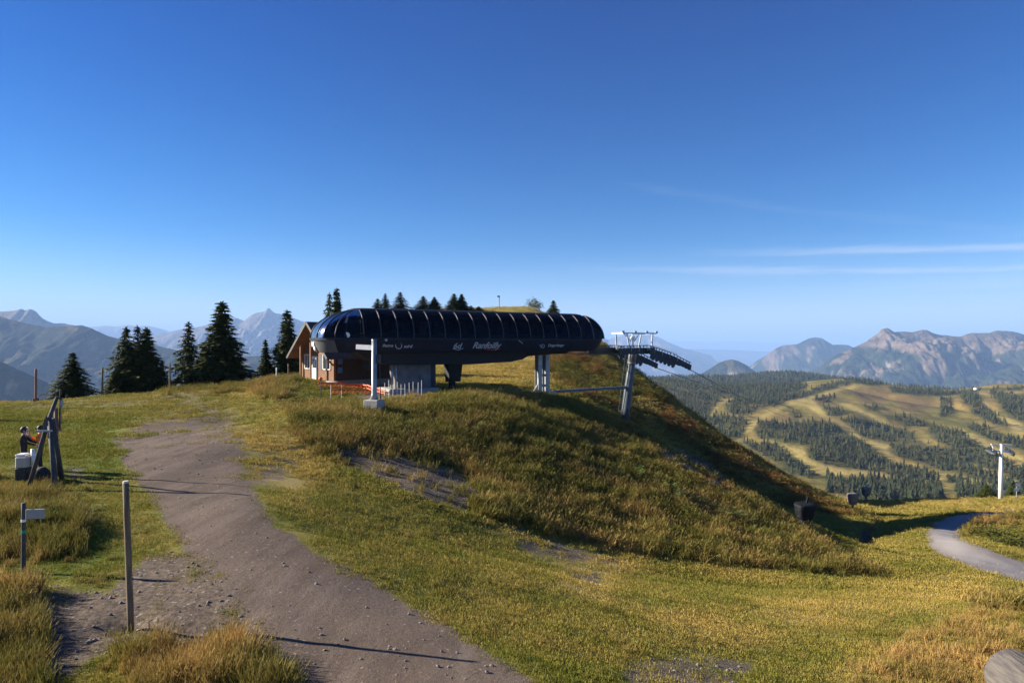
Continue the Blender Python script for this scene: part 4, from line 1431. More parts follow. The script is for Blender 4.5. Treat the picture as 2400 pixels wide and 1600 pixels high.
# ------------------------------------------------------------------ chalet
def build_chalet():
    cx, cy = -15.9, 54.6
    g = -3.3
    # local frame: +x along the long dark wall (to the right), +y along the gable wall (back-left)
    ax = Vector((0.66, 0.75, 0)).normalized()
    rz = math.atan2(ax.y, ax.x)
    r = empty('chalet', (cx, cy, g), rz, 'small timber mountain hut with gabled roof tucked behind the station nose', 'hut')
    GW, LL, WH, RH = 5.2, 9.0, 3.05, 5.2
    MB().box((LL / 2, GW / 2, -.45), (LL - .2, GW - .2, 1.1)).build('plinth', M_CONC, r)
    # gable wall boards, each board its own piece
    bh = .21
    k = 0; z = 0.12
    me = {}
    while z < RH - .3:
        y0, y1 = 0.0, GW
        if z > WH - .3:
            f = (z - (WH - .3)) / (RH - WH + .3)
            y0, y1 = f * GW / 2, GW - f * GW / 2
        segs = [(y0, y1)]
        def cut(a, b_):
            out = []
            for s0, s1 in segs:
                if b_ <= s0 or a >= s1: out.append((s0, s1)); continue
                if a > s0: out.append((s0, a))
                if b_ < s1: out.append((b_, s1))
            return out
        if 1.0 < z < 2.35: segs = cut(0.55, 1.75)
        if z < 2.2: segs = cut(2.75, 3.75)
        if 1.0 < z < 2.35: segs = cut(4.0, 4.9)
        for s0, s1 in segs:
            if s1 - s0 > .1:
                MB().box((-.0, (s0 + s1) / 2, z), (.07 + .015 * (k % 2), s1 - s0, bh - .015)).build('board', M_TIMBER, r)
        z += bh; k += 1
    z = .12; k = 0
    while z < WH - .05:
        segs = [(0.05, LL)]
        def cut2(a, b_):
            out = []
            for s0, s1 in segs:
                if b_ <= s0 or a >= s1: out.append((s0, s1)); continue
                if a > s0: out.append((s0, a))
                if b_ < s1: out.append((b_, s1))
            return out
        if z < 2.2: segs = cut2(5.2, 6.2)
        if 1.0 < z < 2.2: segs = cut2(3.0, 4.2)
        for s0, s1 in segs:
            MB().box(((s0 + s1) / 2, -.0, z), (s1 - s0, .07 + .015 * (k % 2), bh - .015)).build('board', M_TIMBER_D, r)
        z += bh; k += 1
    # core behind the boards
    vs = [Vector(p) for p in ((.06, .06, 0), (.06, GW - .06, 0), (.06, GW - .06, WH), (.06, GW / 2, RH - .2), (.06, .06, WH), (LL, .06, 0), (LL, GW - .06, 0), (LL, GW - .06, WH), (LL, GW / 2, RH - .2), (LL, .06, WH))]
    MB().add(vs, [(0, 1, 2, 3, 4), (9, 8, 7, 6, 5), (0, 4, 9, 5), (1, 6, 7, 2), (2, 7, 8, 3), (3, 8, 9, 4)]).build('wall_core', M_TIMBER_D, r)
    for cx_, cy_ in ((0, 0), (0, GW)):
        MB().box((cx_ - .03, cy_, WH / 2), (.2, .2, WH)).build('corner_post', M_TIMBER, r)
    # windows on the sunlit gable
    for y0, y1, z0, z1 in ((0.55, 1.75, 1.0, 2.3), (4.0, 4.9, 1.0, 2.3)):
        w = MB()
        for a, b_ in (((y0, z0), (y0, z1)), ((y1, z0), (y1, z1)), ((y0, z0), (y1, z0)), ((y0, z1), (y1, z1)), (((y0 + y1) / 2, z0), ((y0 + y1) / 2, z1))):
            w.bar((-.05, *a), (-.05, *b_), .10)
        fr = w.build('window', M_DECK, r)
        MB().box((-.01, (y0 + y1) / 2, (z0 + z1) / 2), (.02, y1 - y0 - .1, z1 - z0 - .1)).build('pane', M_WGLASS, fr)
    d = MB().box((-.02, 3.25, 1.1), (.06, .96, 2.12)).build('door', M_WHITE, r)
    MB().box((-.06, 3.25, 1.5), (.02, .6, .8)).build('pane', M_WGLASS, d)
    sh = MB().box((-.12, 1.98, 1.65), (.05, .38, 1.3), rz=R(18)).build('shutter', M_TRIM, r)
    d = MB().box((5.7, -.02, 1.1), (.96, .06, 2.1)).build('door', M_TIMBER_D, r)
    w = MB().box((3.6, -.03, 1.6), (1.16, .05, 1.16)).build('window', M_WGLASS, r)
    for z in (.95, 1.75):
        MB().bbox((.55, -.10, z), (.42, .12, .5), .02).build('notice_panel', M_BLUE, r)
    # roof: two slabs of sheeting with barge boards, purlins and fascia
    oh = 1.25; eo = .85
    sl = (RH - WH + .3) / (GW / 2)
    for s_ in (0, 1):
        ye = -eo if s_ == 0 else GW + eo
        ze = RH - sl * (GW / 2 + eo)
        yr = GW / 2
        x0, x1 = -oh, LL + .6
        vs = [Vector((x0, yr, RH)), Vector((x1, yr, RH)), Vector((x1, ye, ze)), Vector((x0, ye, ze))]
        vs += [v + Vector((0, 0, .13)) for v in vs]
        MB().add(vs, [(0, 1, 2, 3), (7, 6, 5, 4), (0, 3, 7, 4), (1, 5, 6, 2), (2, 6, 7, 3), (0, 4, 5, 1)]).build('roof_slab', M_ROOF, r)
        # soffit boards, warm larch
        vs = [Vector((x0 + .05, yr, RH - .03)), Vector((x1 - .05, yr, RH - .03)), Vector((x1 - .05, ye * .98 + .02 * yr, ze - .01)), Vector((x0 + .05, ye * .98 + .02 * yr, ze - .01))]
        MB().add(vs, [(3, 2, 1, 0)]).build('soffit', M_TIMBER, r)
        MB().bar((x0 - .03, yr, RH + .05), (x0 - .03, ye, ze + .05), .05, .24).build('barge_board', M_ROOF, r)
    for y in (.0, GW / 2, GW):
        zz = RH - sl * abs(y - GW / 2) - .16
        MB().bar((-oh + .1, y, zz), (.2, y, zz), .18, .22).build('purlin', M_TIMBER, r)
    # brace and pale end post
    MB().bar((-.9, .05, WH - .9), (-.05, .05, WH - 1.7), .12).build('brace', M_TIMBER, r)
    MB().bar((-.95, 2.35, 0), (-.95, 2.35, WH + .4), .14).build('porch_post', M_TIMBER, r)
    MB().bar((-.95, 4.1, 0), (-.95, 4.1, WH + .2), .14).build('porch_post', M_TIMBER, r)
    # deck of planks
    dk = MB().box((-1.1, 2.7, -.16), (2.0, 6.8, .14)).build('deck', M_CONC, r)
    for k in range(11):
        MB().box((-1.1, -.6 + k * .62 + .2, -.06), (2.1, .58, .06)).build('plank', M_DECK, dk)
    for y in (-.3, 2.6, 5.6):
        MB().box((-1.8, y, -.65), (.15, .15, .9)).build('deck_leg', M_TIMBER_D, r)
    return r


build_chalet()


# ------------------------------------------------------------------ T-shaped gauge pole
def build_t_pole():
    p = on_ground(877, 37.6)
    r = empty('gauge_pole', p, R(-16), 'grey round steel pole with one white side arm standing in a concrete block', 'pole')
    MB().bbox((0, 0, .34), (.96, .96, .90), .04).build('block', M_CONC, r)
    MB().tube([(0, 0, .75), (0, 0, 1.1), (0, 0, 1.2), (0, 0, 4.45)], [.27, .18, .165, .155], 18).build('shaft', M_STEEL, r, True)
    MB().tube([(0, 0, 4.45), (0, 0, 4.49)], [.165, .15], 18).build('cap', M_TRIM, r)
    MB().bar((-1.22, 0, 4.03), (-.12, 0, 3.98), .16, .30).build('arm', M_WHITE, r)
    MB().bbox((.26, .05, 3.3), (.22, .25, .5), .02).build('junction_box', M_STEEL_D, r)
    MB().bar((.30, .1, 3.1), (.34, .2, .7), .04).build('conduit', M_STEEL_D, r)


build_t_pole()


# ------------------------------------------------------------------ posts and signs
def post(px, D, h, rad, mat, label, name='wooden_post', lean=(0, 0), cap=False, cat='post', grp=None):
    p = on_ground(px, D)
    r = empty(name, p, random.uniform(0, 3), label, cat, grp)
    n = 5
    pts = [Vector((lean[0] * h * k / n, lean[1] * h * k / n, -.15 + (h + .15) * k / n)) for k in range(n + 1)]
    MB().tube(pts, [rad * (1.06 - .1 * k / n) * random.uniform(.97, 1.03) for k in range(n + 1)], 12).build('shaft', mat, r, True)
    if cap:
        MB().tube([pts[-1], pts[-1] + Vector((0, 0, .03))], [rad * .93, rad * .80], 12).build('cut_top', M_DECK, r)
    return r


post(308, 9.75, 2.42, .047, M_WOOD, 'tall bare wooden post in the dirt patch left of the gravel track, nearest the viewer', cap=True, lean=(-.035, 0))
sp = post(55, 12.0, 1.37, .038, M_WOOD_GREY, 'thin grey marker post with a small board, left of the tall wooden post', name='marker_post', cat='marker post')
sp.rotation_euler = (0, 0, 0)
MB().bbox((.27, -.05, 1.17), (.34, .03, .19), .01, R(6)).build('sign_board', M_BOARD, sp)
MB().tube([(0, 0, .78), (0, 0, .84)], .043, 12).build('green_band', M_GREENP, sp)
MB().tube([(0, 0, 1.0), (0, 0, 1.05)], .043, 12).build('white_band', M_WHITE, sp)
rp = post(84, 47.2, 2.62, .085, M_WOOD_RED, 'reddish brown tall post with a wider foot, leftmost of the three far posts')
MB().bbox((0, 0, .12), (.34, .34, .5), .03).build('foot_sleeve', M_WOOD_RED, rp)
post(240, 50.6, 2.45, .075, M_WOOD, 'pale post on the plateau edge between the small spruce and the wide spruce clump')
post(398, 55.4, 2.42, .075, M_WOOD, 'pale post just right of the wide spruce clump on the plateau edge')
post(676, 55.0, 1.35, .07, M_WOOD, 'short wooden post in front of the spruce beside the hut')
fw = post(648, 53.0, 1.05, .05, M_WHITE, 'short white fence stake with rail at the rise left of the hut', name='fence_stake', cat='fence stake')
MB().bar((0.02, 0, .35), (1.15, .4, .32), .05).build('rail', M_WHITE, fw)
fw.rotation_euler = (0, 0, 0)
# tall mast left of the frame that throws the long shadow across the grass
mp = Vector((-40.5, 36.2, 0)); mp.z = gz(mp.x, mp.y)
r_ = empty('wooden_mast', mp, 0, 'tall wooden mast left of the picture whose shadow crosses the grass', 'mast')
MB().tube([(0, 0, -.3), (0, 0, 7.0)], [.22, .16], 12).build('shaft', M_WOOD, r_, True)

# stake with orange ball
bp_ = on_ground(752, 45.0)
r_ = empty('ball_stake', bp_, 0, 'thin grey stake with an orange ball on top beside the red net', 'stake')
MB().tube([(0, 0, -.1), (0, 0, 1.25)], .035, 8).build('stake', M_WOOD_GREY, r_)
bm = bmesh.new(); bmesh.ops.create_uvsphere(bm, u_segments=14, v_segments=10, radius=.14)
me = bpy.data.meshes.new('ball'); bm.to_mesh(me); bm.free()
o = link_mesh('ball', me, M_ORANGE, r_, True); o.location = (-.02, 0, 1.18)

# thin pickets along the brow
k = 0
for px in (775, 800, 872, 902, 911, 921, 930, 940, 950, 960, 969, 979, 988):
    D = 42.5 if px in (775, 911) else 44.8 + random.uniform(-.3, .3)
    p = on_ground(px + random.uniform(-1, 1), D)
    h = 1.0 if px not in (911, 775) else 1.35
    o = MB().tube([(0, 0, -.1), (random.uniform(-.02, .02), 0, h * random.uniform(.85, 1.1))], .018, 6).build('picket', M_WHITE)
    o.location = p
    tag(o, 'thin pale picket in the line of pickets at the brow below the station pillar', 'picket', 'pickets along the brow')


def net_rail(pa, pb, label, z0=.15, sag=.08, n=10):
    a = on_ground(*pa); b = on_ground(*pb)
    pts = [a.lerp(b, t / n) for t in range(n + 1)]
    L_ = MB()
    up, lo = [], []
    for k, p in enumerate(pts):
        g = gz(p.x, p.y)
        j = random.uniform(-.05, .05)
        up.append(Vector((p.x, p.y, g + z0 + .30 + j))); lo.append(Vector((p.x, p.y, g + z0 + j * .6)))
    r = empty('safety_net', a, 0, label, 'safety net')
    L_.tube([v - a for v in up], .055, 6)
    o1 = L_.build('top_rope', M_ORANGE, r)
    o2 = MB().tube([v - a for v in lo], .04, 6).build('bottom_rope', M_ORANGE, r)
    m = MB()
    for u, l in zip(up, lo):
        m.bar(u - a, l - a, .03)
    for i in range(n):
        m.bar(up[i] - a, lo[i + 1] - a, .022); m.bar(lo[i] - a, up[i + 1] - a, .022)
    m.build('netting', M_ORANGE, r)
    return r


net_rail((745, 48.5), (852, 53.5), 'sagging orange red safety net running from the ball stake towards the hut corner')
net_rail((775, 45.6), (868, 50.0), 'orange red safety net lying low across the gravel in front of the other net', z0=.02)
net_rail((852, 53.0), (903, 50.4), 'bright orange net piece between the pole and the grey pillar')


# ------------------------------------------------------------------ hooded snow guns
def snow_gun(px, D, h, w, mat, label, dark=False):
    p = on_ground(px, D)
    r = empty('snow_gun', p, R(8), label, 'covered snow gun', 'covered snow guns in the meadow')
    ph = h * .42
    MB().tube([(0, 0, -.2), (0, 0, ph + .1)], [w * .13, w * .11], 12).build('post', M_STEEL_D if dark else mat, r, True)
    # cloth hood: wider rounded top, gathered bottom
    rings = []
    n = 20
    for t, s in ((0, .60), (.06, .70), (.30, .86), (.62, .97), (.86, 1.0), (.95, .93), (1.0, .70)):
        z = ph - .05 + (h - ph) * t
        ring = []
        for k in range(n):
            a = 2 * math.pi * k / n
            c, s_ = math.cos(a), math.sin(a)
            x = math.copysign(abs(c) ** .45, c) * w / 2 * s * (1 + .035 * math.sin(a * 5 + t * 6))
            y = math.copysign(abs(s_) ** .45, s_) * w / 2 * .8 * s * (1 + .035 * math.cos(a * 6 + t * 4))
            ring.append((x, y, z + .05 * math.sin(a + .6) * (t > .8)))
        rings.append(ring)
    b = MB(); loft(b, rings, cap_top=True, cap_bot=True)
    b.build('hood', mat, r, False)
    b = MB()
    zs = ph + (h - ph) * .16
    b.tube([(math.cos(a) * w * .40, math.sin(a) * w * .33, zs) for a in [2 * math.pi * k / 16 for k in range(17)]], w * .02, 5, cap=False)
    b.build('tie_strap', M_BLACK, r)
    if dark:
        MB().bar((w * .12, 0, h - .05), (w * .2, 0, h + .32), .09).build('top_fitting', M_HOOD, r)
        MB().box((-w * .02, 0, .35), (.5, .4, .9)).build('valve_box', M_STEEL_D, r)
    return r


snow_gun(1886, 37.2, 1.72, 1.10, M_HOOD, 'dark hooded snow gun on a dark post at the end of the grass bank', True)
snow_gun(1998, 62.0, 1.85, .98, M_HOODB, 'brown hooded snow gun at the tip of the dark hillside', False)
snow_gun(2030, 84.0, 1.95, 1.12, M_HOODB, 'smallest brown hooded snow gun at the far edge of the meadow', False)


# ------------------------------------------------------------------ white lift tower in the valley
def build_valley_tower():
    p = on_ground(2345, 92)
    r = empty('valley_lift_tower', p, R(-6), 'white T-shaped lift tower standing on the right-hand rise above the meadow', 'lift tower')
    MB().tube([(0, 0, -.4), (0.1, 0, 9.1)], [.34, .22], 16).build('shaft', M_WHITE, r, True)
    MB().bar((-1.45, 0, 9.05), (1.75, 0, 8.95), .16, .18).build('lifting_bar', M_WHITE, r)
    MB().bar((-1.15, 0, 8.0), (1.5, 0, 7.9), .3, .26).build('crossarm', M_WHITE, r)
    for x, s_ in ((-1.3, 1), (1.55, -1)):
        MB().bar((x, 0, 9.0), (x + s_ * .3, 0, 8.0), .12).build('strut', M_WHITE, r)
    for x in (-1.2, 1.4):
        sheave_train('sheave_train', (x - .35, -1.6, 7.75), (x + .35, 1.6, 8.0), 6, r, rad=.22)
        MB().bar((x - .7, -1.4, 7.65), (x - .2, 1.2, 7.9), .5, .05).build('catwalk', M_STEEL, r)
    MB().bbox((.38, -.1, 1.35), (.3, .3, .5), .02).build('control_box', M_WHITE, r)
    r.scale = (.92, .92, .92)
    p = on_ground(2383, 92)
    r = empty('info_sign', p, R(-8), 'small white twin panel sign on a thin pole right of the white lift tower', 'sign')
    MB().tube([(0, 0, -.2), (0, 0, 2.4)], .06, 8).build('pole', M_WHITE, r)
    MB().bbox((.12, -.08, 2.2), (.62, .05, .56), .02).build('upper_panel', M_WHITE, r)
    MB().bbox((-.08, -.08, 1.5), (.72, .05, .46), .02).build('lower_panel', M_WHITE, r)


build_valley_tower()


# ------------------------------------------------------------------ timber tripod
def build_tripod():
    o0 = on_ground(110, 19.3)
    r = empty('timber_tripod', o0, 0, 'grey timber tripod with a long boom and hanging pulley on the grass, people beside it', 'tripod')

    def L_(px, py, D):
        return Vector(P(px, py, D)) - o0

    def G_(px, D):
        return on_ground(px, D, .1) - o0
    apex = L_(112, 990, 19.3)
    top = L_(134, 930, 19.4)
    MB().tube([G_(63, 18.9), apex, top], [.065, .068, .05], 10).build('boom', M_WOOD_GREY, r, True)
    MB().tube([G_(131, 18.7), apex + Vector((.05, 0, .12))], [.08, .068], 10).build('leg', M_WOOD_GREY, r, True)
    MB().tube([G_(146, 20.4), apex + Vector((.07, .1, .1))], [.08, .065], 10).build('leg', M_WOOD_GREY, r, True)
    b = MB()
    vs = [apex + Vector((.02, -.10, .22)), apex + Vector((-.15, -.10, -.20)), apex + Vector((.13, -.10, -.20))]
    vs += [v + Vector((0, .05, 0)) for v in vs]
    b.add(vs, [(0, 1, 2), (5, 4, 3), (0, 3, 4, 1), (1, 4, 5, 2), (2, 5, 3, 0)])
    b.build('gusset', M_WOOD_GREY, r)
    MB().bar(apex + Vector((-.26, -.16, -.24)), apex + Vector((.26, -.16, -.24)), .05).build('tie_bar', M_STEEL, r)
    MB().bar(top, top + Vector((.15, 0, -.08)), .05).build('hook_arm', M_STEEL_D, r)
    hk = top + Vector((.15, 0, -.1))
    MB().bbox(hk + Vector((0, 0, -.1)), (.07, .06, .16), .01).build('pulley', M_STEEL, r)
    MB().tube([hk + Vector((0, 0, -.15)), hk + Vector((-.02, 0, -.75))], .012, 5).build('rope', M_CABLE, r)
    # brown post with fittings behind
    p = on_ground(133, 21.0)
    q_ = empty('brown_post', p, 0, 'dark brown post with a swinging arm just right of the timber tripod', 'post')
    MB().tube([(0, 0, -.1), (-.03, 0, 2.3)], [.075, .06], 10).build('shaft', M_WOOD_RED, q_, True)
    MB().tube([(.10, 0, 1.5), (.12, 0, 2.95)], [.03, .02], 6).build('rod', M_STEEL_D, q_)
    MB().bar((-.12, 0, 2.0), (.12, 0, 1.5), .06).build('bracket', M_WOOD_RED, q_)
    # white case on dark stand, black pack on the grass
    p = on_ground(55, 20.2)
    q_ = empty('white_case', p, R(10), 'cream box with a lid standing on a dark low stand beside the seated visitor', 'case')
    MB().bbox((0, 0, .20), (.34, .34, .42), .02).build('stand', M_STEEL_D, q_)
    MB().bbox((.02, -.02, .60), (.34, .34, .36), .03).build('box', M_CREAM, q_)
    MB().bbox((-.05, .05, .82), (.28, .34, .08), .02).build('lid', M_WHITE, q_)
    MB().tube([(.25, .05, .46), (.27, .05, .75), (.24, .05, 1.0)], [.05, .075, .05], 10).build('bottle', M_WHITE, q_, True)


build_tripod()


# ------------------------------------------------------------------ people
def person(label, base, facing, joints, radii, clothes, name='person'):
    """one skinned body; joints: name -> (x, y, z) local, forward is -Y"""
    r = empty(name, base, facing, label, 'person')
    edges = [('pelvis', 'waist'), ('waist', 'chest'), ('chest', 'neck'), ('neck', 'head0'), ('head0', 'head1'),
             ('chest', 'shl'), ('shl', 'ell'), ('ell', 'wrl'), ('wrl', 'hal'), ('chest', 'shr'), ('shr', 'elr'), ('elr', 'wrr'), ('wrr', 'har'),
             ('pelvis', 'hipl'), ('hipl', 'knl'), ('knl', 'anl'), ('anl', 'tol'), ('pelvis', 'hipr'), ('hipr', 'knr'), ('knr', 'anr'), ('anr', 'tor')]
    for side, hand in (('l', 'hal'), ('r', 'har')):
        w, h = Vector(joints['wr' + side]), Vector(joints['ha' + side])
        d = (h - w).normalized(); s = d.cross(Vector((0, 0, 1)))
        s = s.normalized() if s.length > .1 else Vector((1, 0, 0))
        for k in range(5):
            nm = f'f{side}{k}'
            off = s * ((k - 2) * .02)
            ln = (.055, .085, .095, .088, .068)[k]
            if k == 0: off = s * -.055
            joints[nm] = tuple(h + d * ln + off + Vector((0, 0, -.02)))
            radii[nm] = .009
            edges.append((hand, nm))
    names = list(joints)
    order = ['pelvis'] + [n for n in names if n != 'pelvis']
    idx = {n: i for i, n in enumerate(order)}
    me = bpy.data.meshes.new('body')
    me.from_pydata([joints[n] for n in order], [(idx[a], idx[b]) for a, b in edges], [])
    o = bpy.data.objects.new('body', me); COL.objects.link(o); o.parent = r
    sk = o.modifiers.new('skin', 'SKIN')
    for n in order:
        v = me.skin_vertices[0].data[idx[n]]
        rr = radii[n]
        v.radius = rr if isinstance(rr, tuple) else (rr, rr)
    me.skin_vertices[0].data[0].use_root = True
    sk.use_smooth_shade = True
    ss = o.modifiers.new('sub', 'SUBSURF'); ss.levels = 2; ss.render_levels = 2
    dg = bpy.context.evaluated_depsgraph_get()
    m2 = bpy.data.meshes.new_from_object(o.evaluated_get(dg))
    bpy.data.objects.remove(o)
    for m in (M_SKIN, clothes['top'], clothes['legs'], clothes['shoes'], clothes['hair']):
        m2.materials.append(m)
    J = {n: Vector(joints[n]) for n in order}

    def seg(p, a, b_):
        a, b_ = J[a], J[b_]
        t = max(0, min(1, (p - a).dot(b_ - a) / ((b_ - a).length_squared + 1e-9)))
        return (p - a - (b_ - a) * t).length
    groups = [(1, [('pelvis', 'waist'), ('waist', 'chest'), ('chest', 'shl'), ('chest', 'shr'), ('shl', 'ell'), ('shr', 'elr'), ('ell', 'wrl'), ('elr', 'wrr')]),
              (2, [('pelvis', 'hipl'), ('hipl', 'knl'), ('knl', 'anl'), ('pelvis', 'hipr'), ('hipr', 'knr'), ('knr', 'anr')]),
              (3, [('anl', 'tol'), ('anr', 'tor')]),
              (0, [('neck', 'head0'), ('head0', 'head1'), ('wrl', 'hal'), ('wrr', 'har')])]
    for p in m2.polygons:
        best = min(((min(seg(p.center, *e) for e in es), gi) for gi, es in groups))
        p.material_index = best[1]
        p.use_smooth = True
    link_mesh('body', m2, None, r)
    # head details
    hc = (J['head0'] + J['head1']) / 2
    up = (J['head1'] - J['head0']).normalized()
    fwd = Vector((0, -1, 0)); fwd = (fwd - up * fwd.dot(up)).normalized()
    sd = up.cross(fwd)
    bm = bmesh.new(); bmesh.ops.create_uvsphere(bm, u_segments=16, v_segments=12, radius=1)
    for v in bm.verts:
        c = v.co.copy()
        v.co = hc + up * .035 - fwd * .022 + sd * c.x * .088 + fwd * c.y * .105 + up * c.z * .118
    kill = [f for f in bm.faces if (f.calc_center_median() - hc).dot(fwd) > .045 and (f.calc_center_median() - hc).dot(up) < .075]
    bmesh.ops.delete(bm, geom=kill, context='FACES')
    me = bpy.data.meshes.new('hair'); bm.to_mesh(me); bm.free()
    link_mesh('hair', me, clothes['hair'], r, True)
    MB().box(hc + fwd * .095 - up * .005, (.022, .03, .035)).build('nose', M_SKIN, r)
    for s_ in (-1, 1):
        MB().disc(hc + fwd * .088 + sd * .032 * s_ + up * .02, fwd, .011, .012, 8).build('eye', M_HAIR, r)
        MB().disc(hc + sd * .085 * s_, sd, .024, .015, 8).build('ear', M_SKIN, r)
    MB().box(hc + fwd * .088 - up * .045, (.042, .01, .01)).build('mouth', M_RED, r)
    return r


def standing(h=1.68, arm='phone'):
    s = h / 1.72
    J = dict(pelvis=(0, 0, .95), waist=(0, 0, 1.08), chest=(0, .01, 1.32), neck=(0, 0, 1.47), head0=(0, -.01, 1.54), head1=(0, -.02, 1.66),
             shl=(.18, .01, 1.40), shr=(-.18, .01, 1.40), hipl=(.095, 0, .90), hipr=(-.095, 0, .90),
             knl=(.10, -.03, .50), knr=(-.10, -.01, .50), anl=(.11, .02, .09), anr=(-.11, .03, .09), tol=(.12, -.14, .04), tor=(-.12, -.13, .04))
    if arm == 'reach':
        J.update(ell=(.24, -.16, 1.18), wrl=(.17, -.40, 1.10), hal=(.16, -.47, 1.09), elr=(-.24, -.14, 1.17), wrr=(-.17, -.38, 1.08), har=(-.16, -.45, 1.07))
    else:
        J.update(ell=(.25, -.08, 1.14), wrl=(.14, -.28, 1.30), hal=(.11, -.32, 1.38), elr=(-.25, -.08, 1.14), wrr=(-.14, -.28, 1.30), har=(-.11, -.32, 1.38))
    J = {k: tuple(c * s for c in v) for k, v in J.items()}
    Rr = dict(pelvis=(.15, .11), waist=(.13, .095), chest=(.155, .11), neck=.052, head0=(.072, .085), head1=(.075, .085), shl=.062, shr=.062, ell=.045, elr=.045, wrl=.028, wrr=.028, hal=(.036, .02), har=(.036, .02),
              hipl=.088, hipr=.088, knl=.058, knr=.058, anl=.042, anr=.042, tol=.04, tor=.04)
    return J, Rr


J, Rr = standing(1.60, 'reach')
person('standing visitor in black clothes reaching forward beside the white case', on_ground(56, 20.9), R(118), J, Rr, dict(top=M_BLACK, legs=M_BLACK, shoes=M_BLACK, hair=M_HAIR))
J, Rr = standing(1.55, 'phone')
person('visitor in an orange top and black trousers holding something pale up, behind the tripod', on_ground(94, 21.6), R(-60), J, Rr, dict(top=M_ORG, legs=M_BLACK, shoes=M_BLACK, hair=M_HAIR))
# the pale cloth held up, and a black pack on the ground
p_ = on_ground(94, 21.6)
b = MB().bbox((0, 0, 0), (.22, .06, .24), .02, R(-40))
o = b.build('pale_cloth', M_PALE); o.location = p_ + Vector((-.36, -.13, 1.42))
tag(o, 'pale folded cloth held up by the visitor in orange', 'cloth')
p_ = on_ground(98, 19.9)
r_ = empty('rucksack', p_, R(15), 'black rucksack slumped on the grass under the tripod boom', 'rucksack')
b = MB(); rings = []
for t, s in ((0, .8), (.1, 1), (.5, .98), (.8, .78), (1.0, .35)):
    rings.append([(math.cos(a) * .26 * s, math.sin(a) * .18 * s, .50 * t) for a in [2 * math.pi * k / 14 for k in range(14)]])
loft(b, rings, cap_top=True, cap_bot=True)
b.build('bag', M_BLACK, r_, True)
MB().tube([(-.1, -.16, .42), (-.12, -.24, .25), (-.1, -.19, .06)], .018, 6).build('strap', M_BLACK, r_)
o = MB().bbox((0, 0, .04), (.12, .1, .09), .03).build('pale_stone', M_STONE); o.location = on_ground(116, 19.4)
tag(o, 'pale stone on the grass beside the rucksack', 'stone')


# ------------------------------------------------------------------ grooved timber end close to the viewer
def build_log():
    r = empty('grooved_timber', P(2420, 1660, 2.7), 0, 'weathered grey brown grooved round timber end poking into the lower right corner', 'timber')
    c = Vector(P(2420, 1660, 2.7))
    tipc = Vector(P(2362, 1572, 2.62))
    d = (tipc - Vector(P(2600, 1760, 2.2))).normalized()
    u = Vector((0, 0, 1)); s = d.cross(u).normalized(); u = s.cross(d).normalized()
    rings = []
    n = 72
    for t, k in ((-.95, 1.0), (-.3, 1.0), (-.08, .99), (-.02, .95), (.01, .86), (.028, .66), (.036, .3)):
        ring = []
        for i in range(n):
            a = 2 * math.pi * i / n
            rr = .118 * k * (1 - .06 * (0.5 + .5 * math.cos(a * 24)) * (k > .8))
            ring.append(tipc - c + d * t + s * math.cos(a) * rr + u * math.sin(a) * rr)
        rings.append(ring)
    b = MB(); loft(b, rings, cap_top=True, cap_bot=True)
    b.build('timber', principled('weathered_end_grain', (0.125, 0.108, 0.092), .85, 0, .3, 5.0, .5, streak=(14, 2, 14), col2=(.055, .05, .05)), r, True, fix=True)


build_log()

# small huts on the far crest
for px, py, D, w, lab in ((2291, 909, 1490, 16, 'tiny white building on the crest of the far wooded hill'), (2024, 898, 1500, 9, 'tiny pale hut at the top of the round far hill'), (2042, 900, 1505, 7, 'smaller dark hut just right of the pale hut on the round far hill')):
    x, y, z = P(px, py, D)
    z = float(hgrid(HZ, np.array([x]), np.array([y]))[0])
    r_ = empty('hilltop_hut', (x, y, z), .3, lab, 'hut')
    MB().box((0, 0, 1.6), (w, w * .5, 4.0)).build('wall', M_WHITE if w != 7 else M_TIMBER_D, r_)
    vs = [Vector((-w * .55, -w * .3, 3.6)), Vector((w * .55, -w * .3, 3.6)), Vector((w * .55, w * .3, 3.6)), Vector((-w * .55, w * .3, 3.6)), Vector((-w * .55, 0, 5.6)), Vector((w * .55, 0, 5.6))]
    MB().add(vs, [(0, 1, 5, 4), (2, 3, 4, 5), (0, 4, 3), (1, 2, 5), (3, 2, 1, 0)]).build('roof', M_TRIM, r_)

# lamp post on the grassy hill behind the station
p_ = on_ground(1170, 120)
r_ = empty('lamp_post', p_, 0, 'thin grey lamp post standing alone above the station roof', 'lamp post')
MB().tube([(0, 0, -.3), (0, 0, 2.6)], .09, 8).build('pole', M_STEEL, r_)
MB().bbox((-.12, 0, 2.55), (.5, .25, .3), .04).build('lamp_head', M_STEEL_D, r_)
# ------------------------------------------------------------------ trees


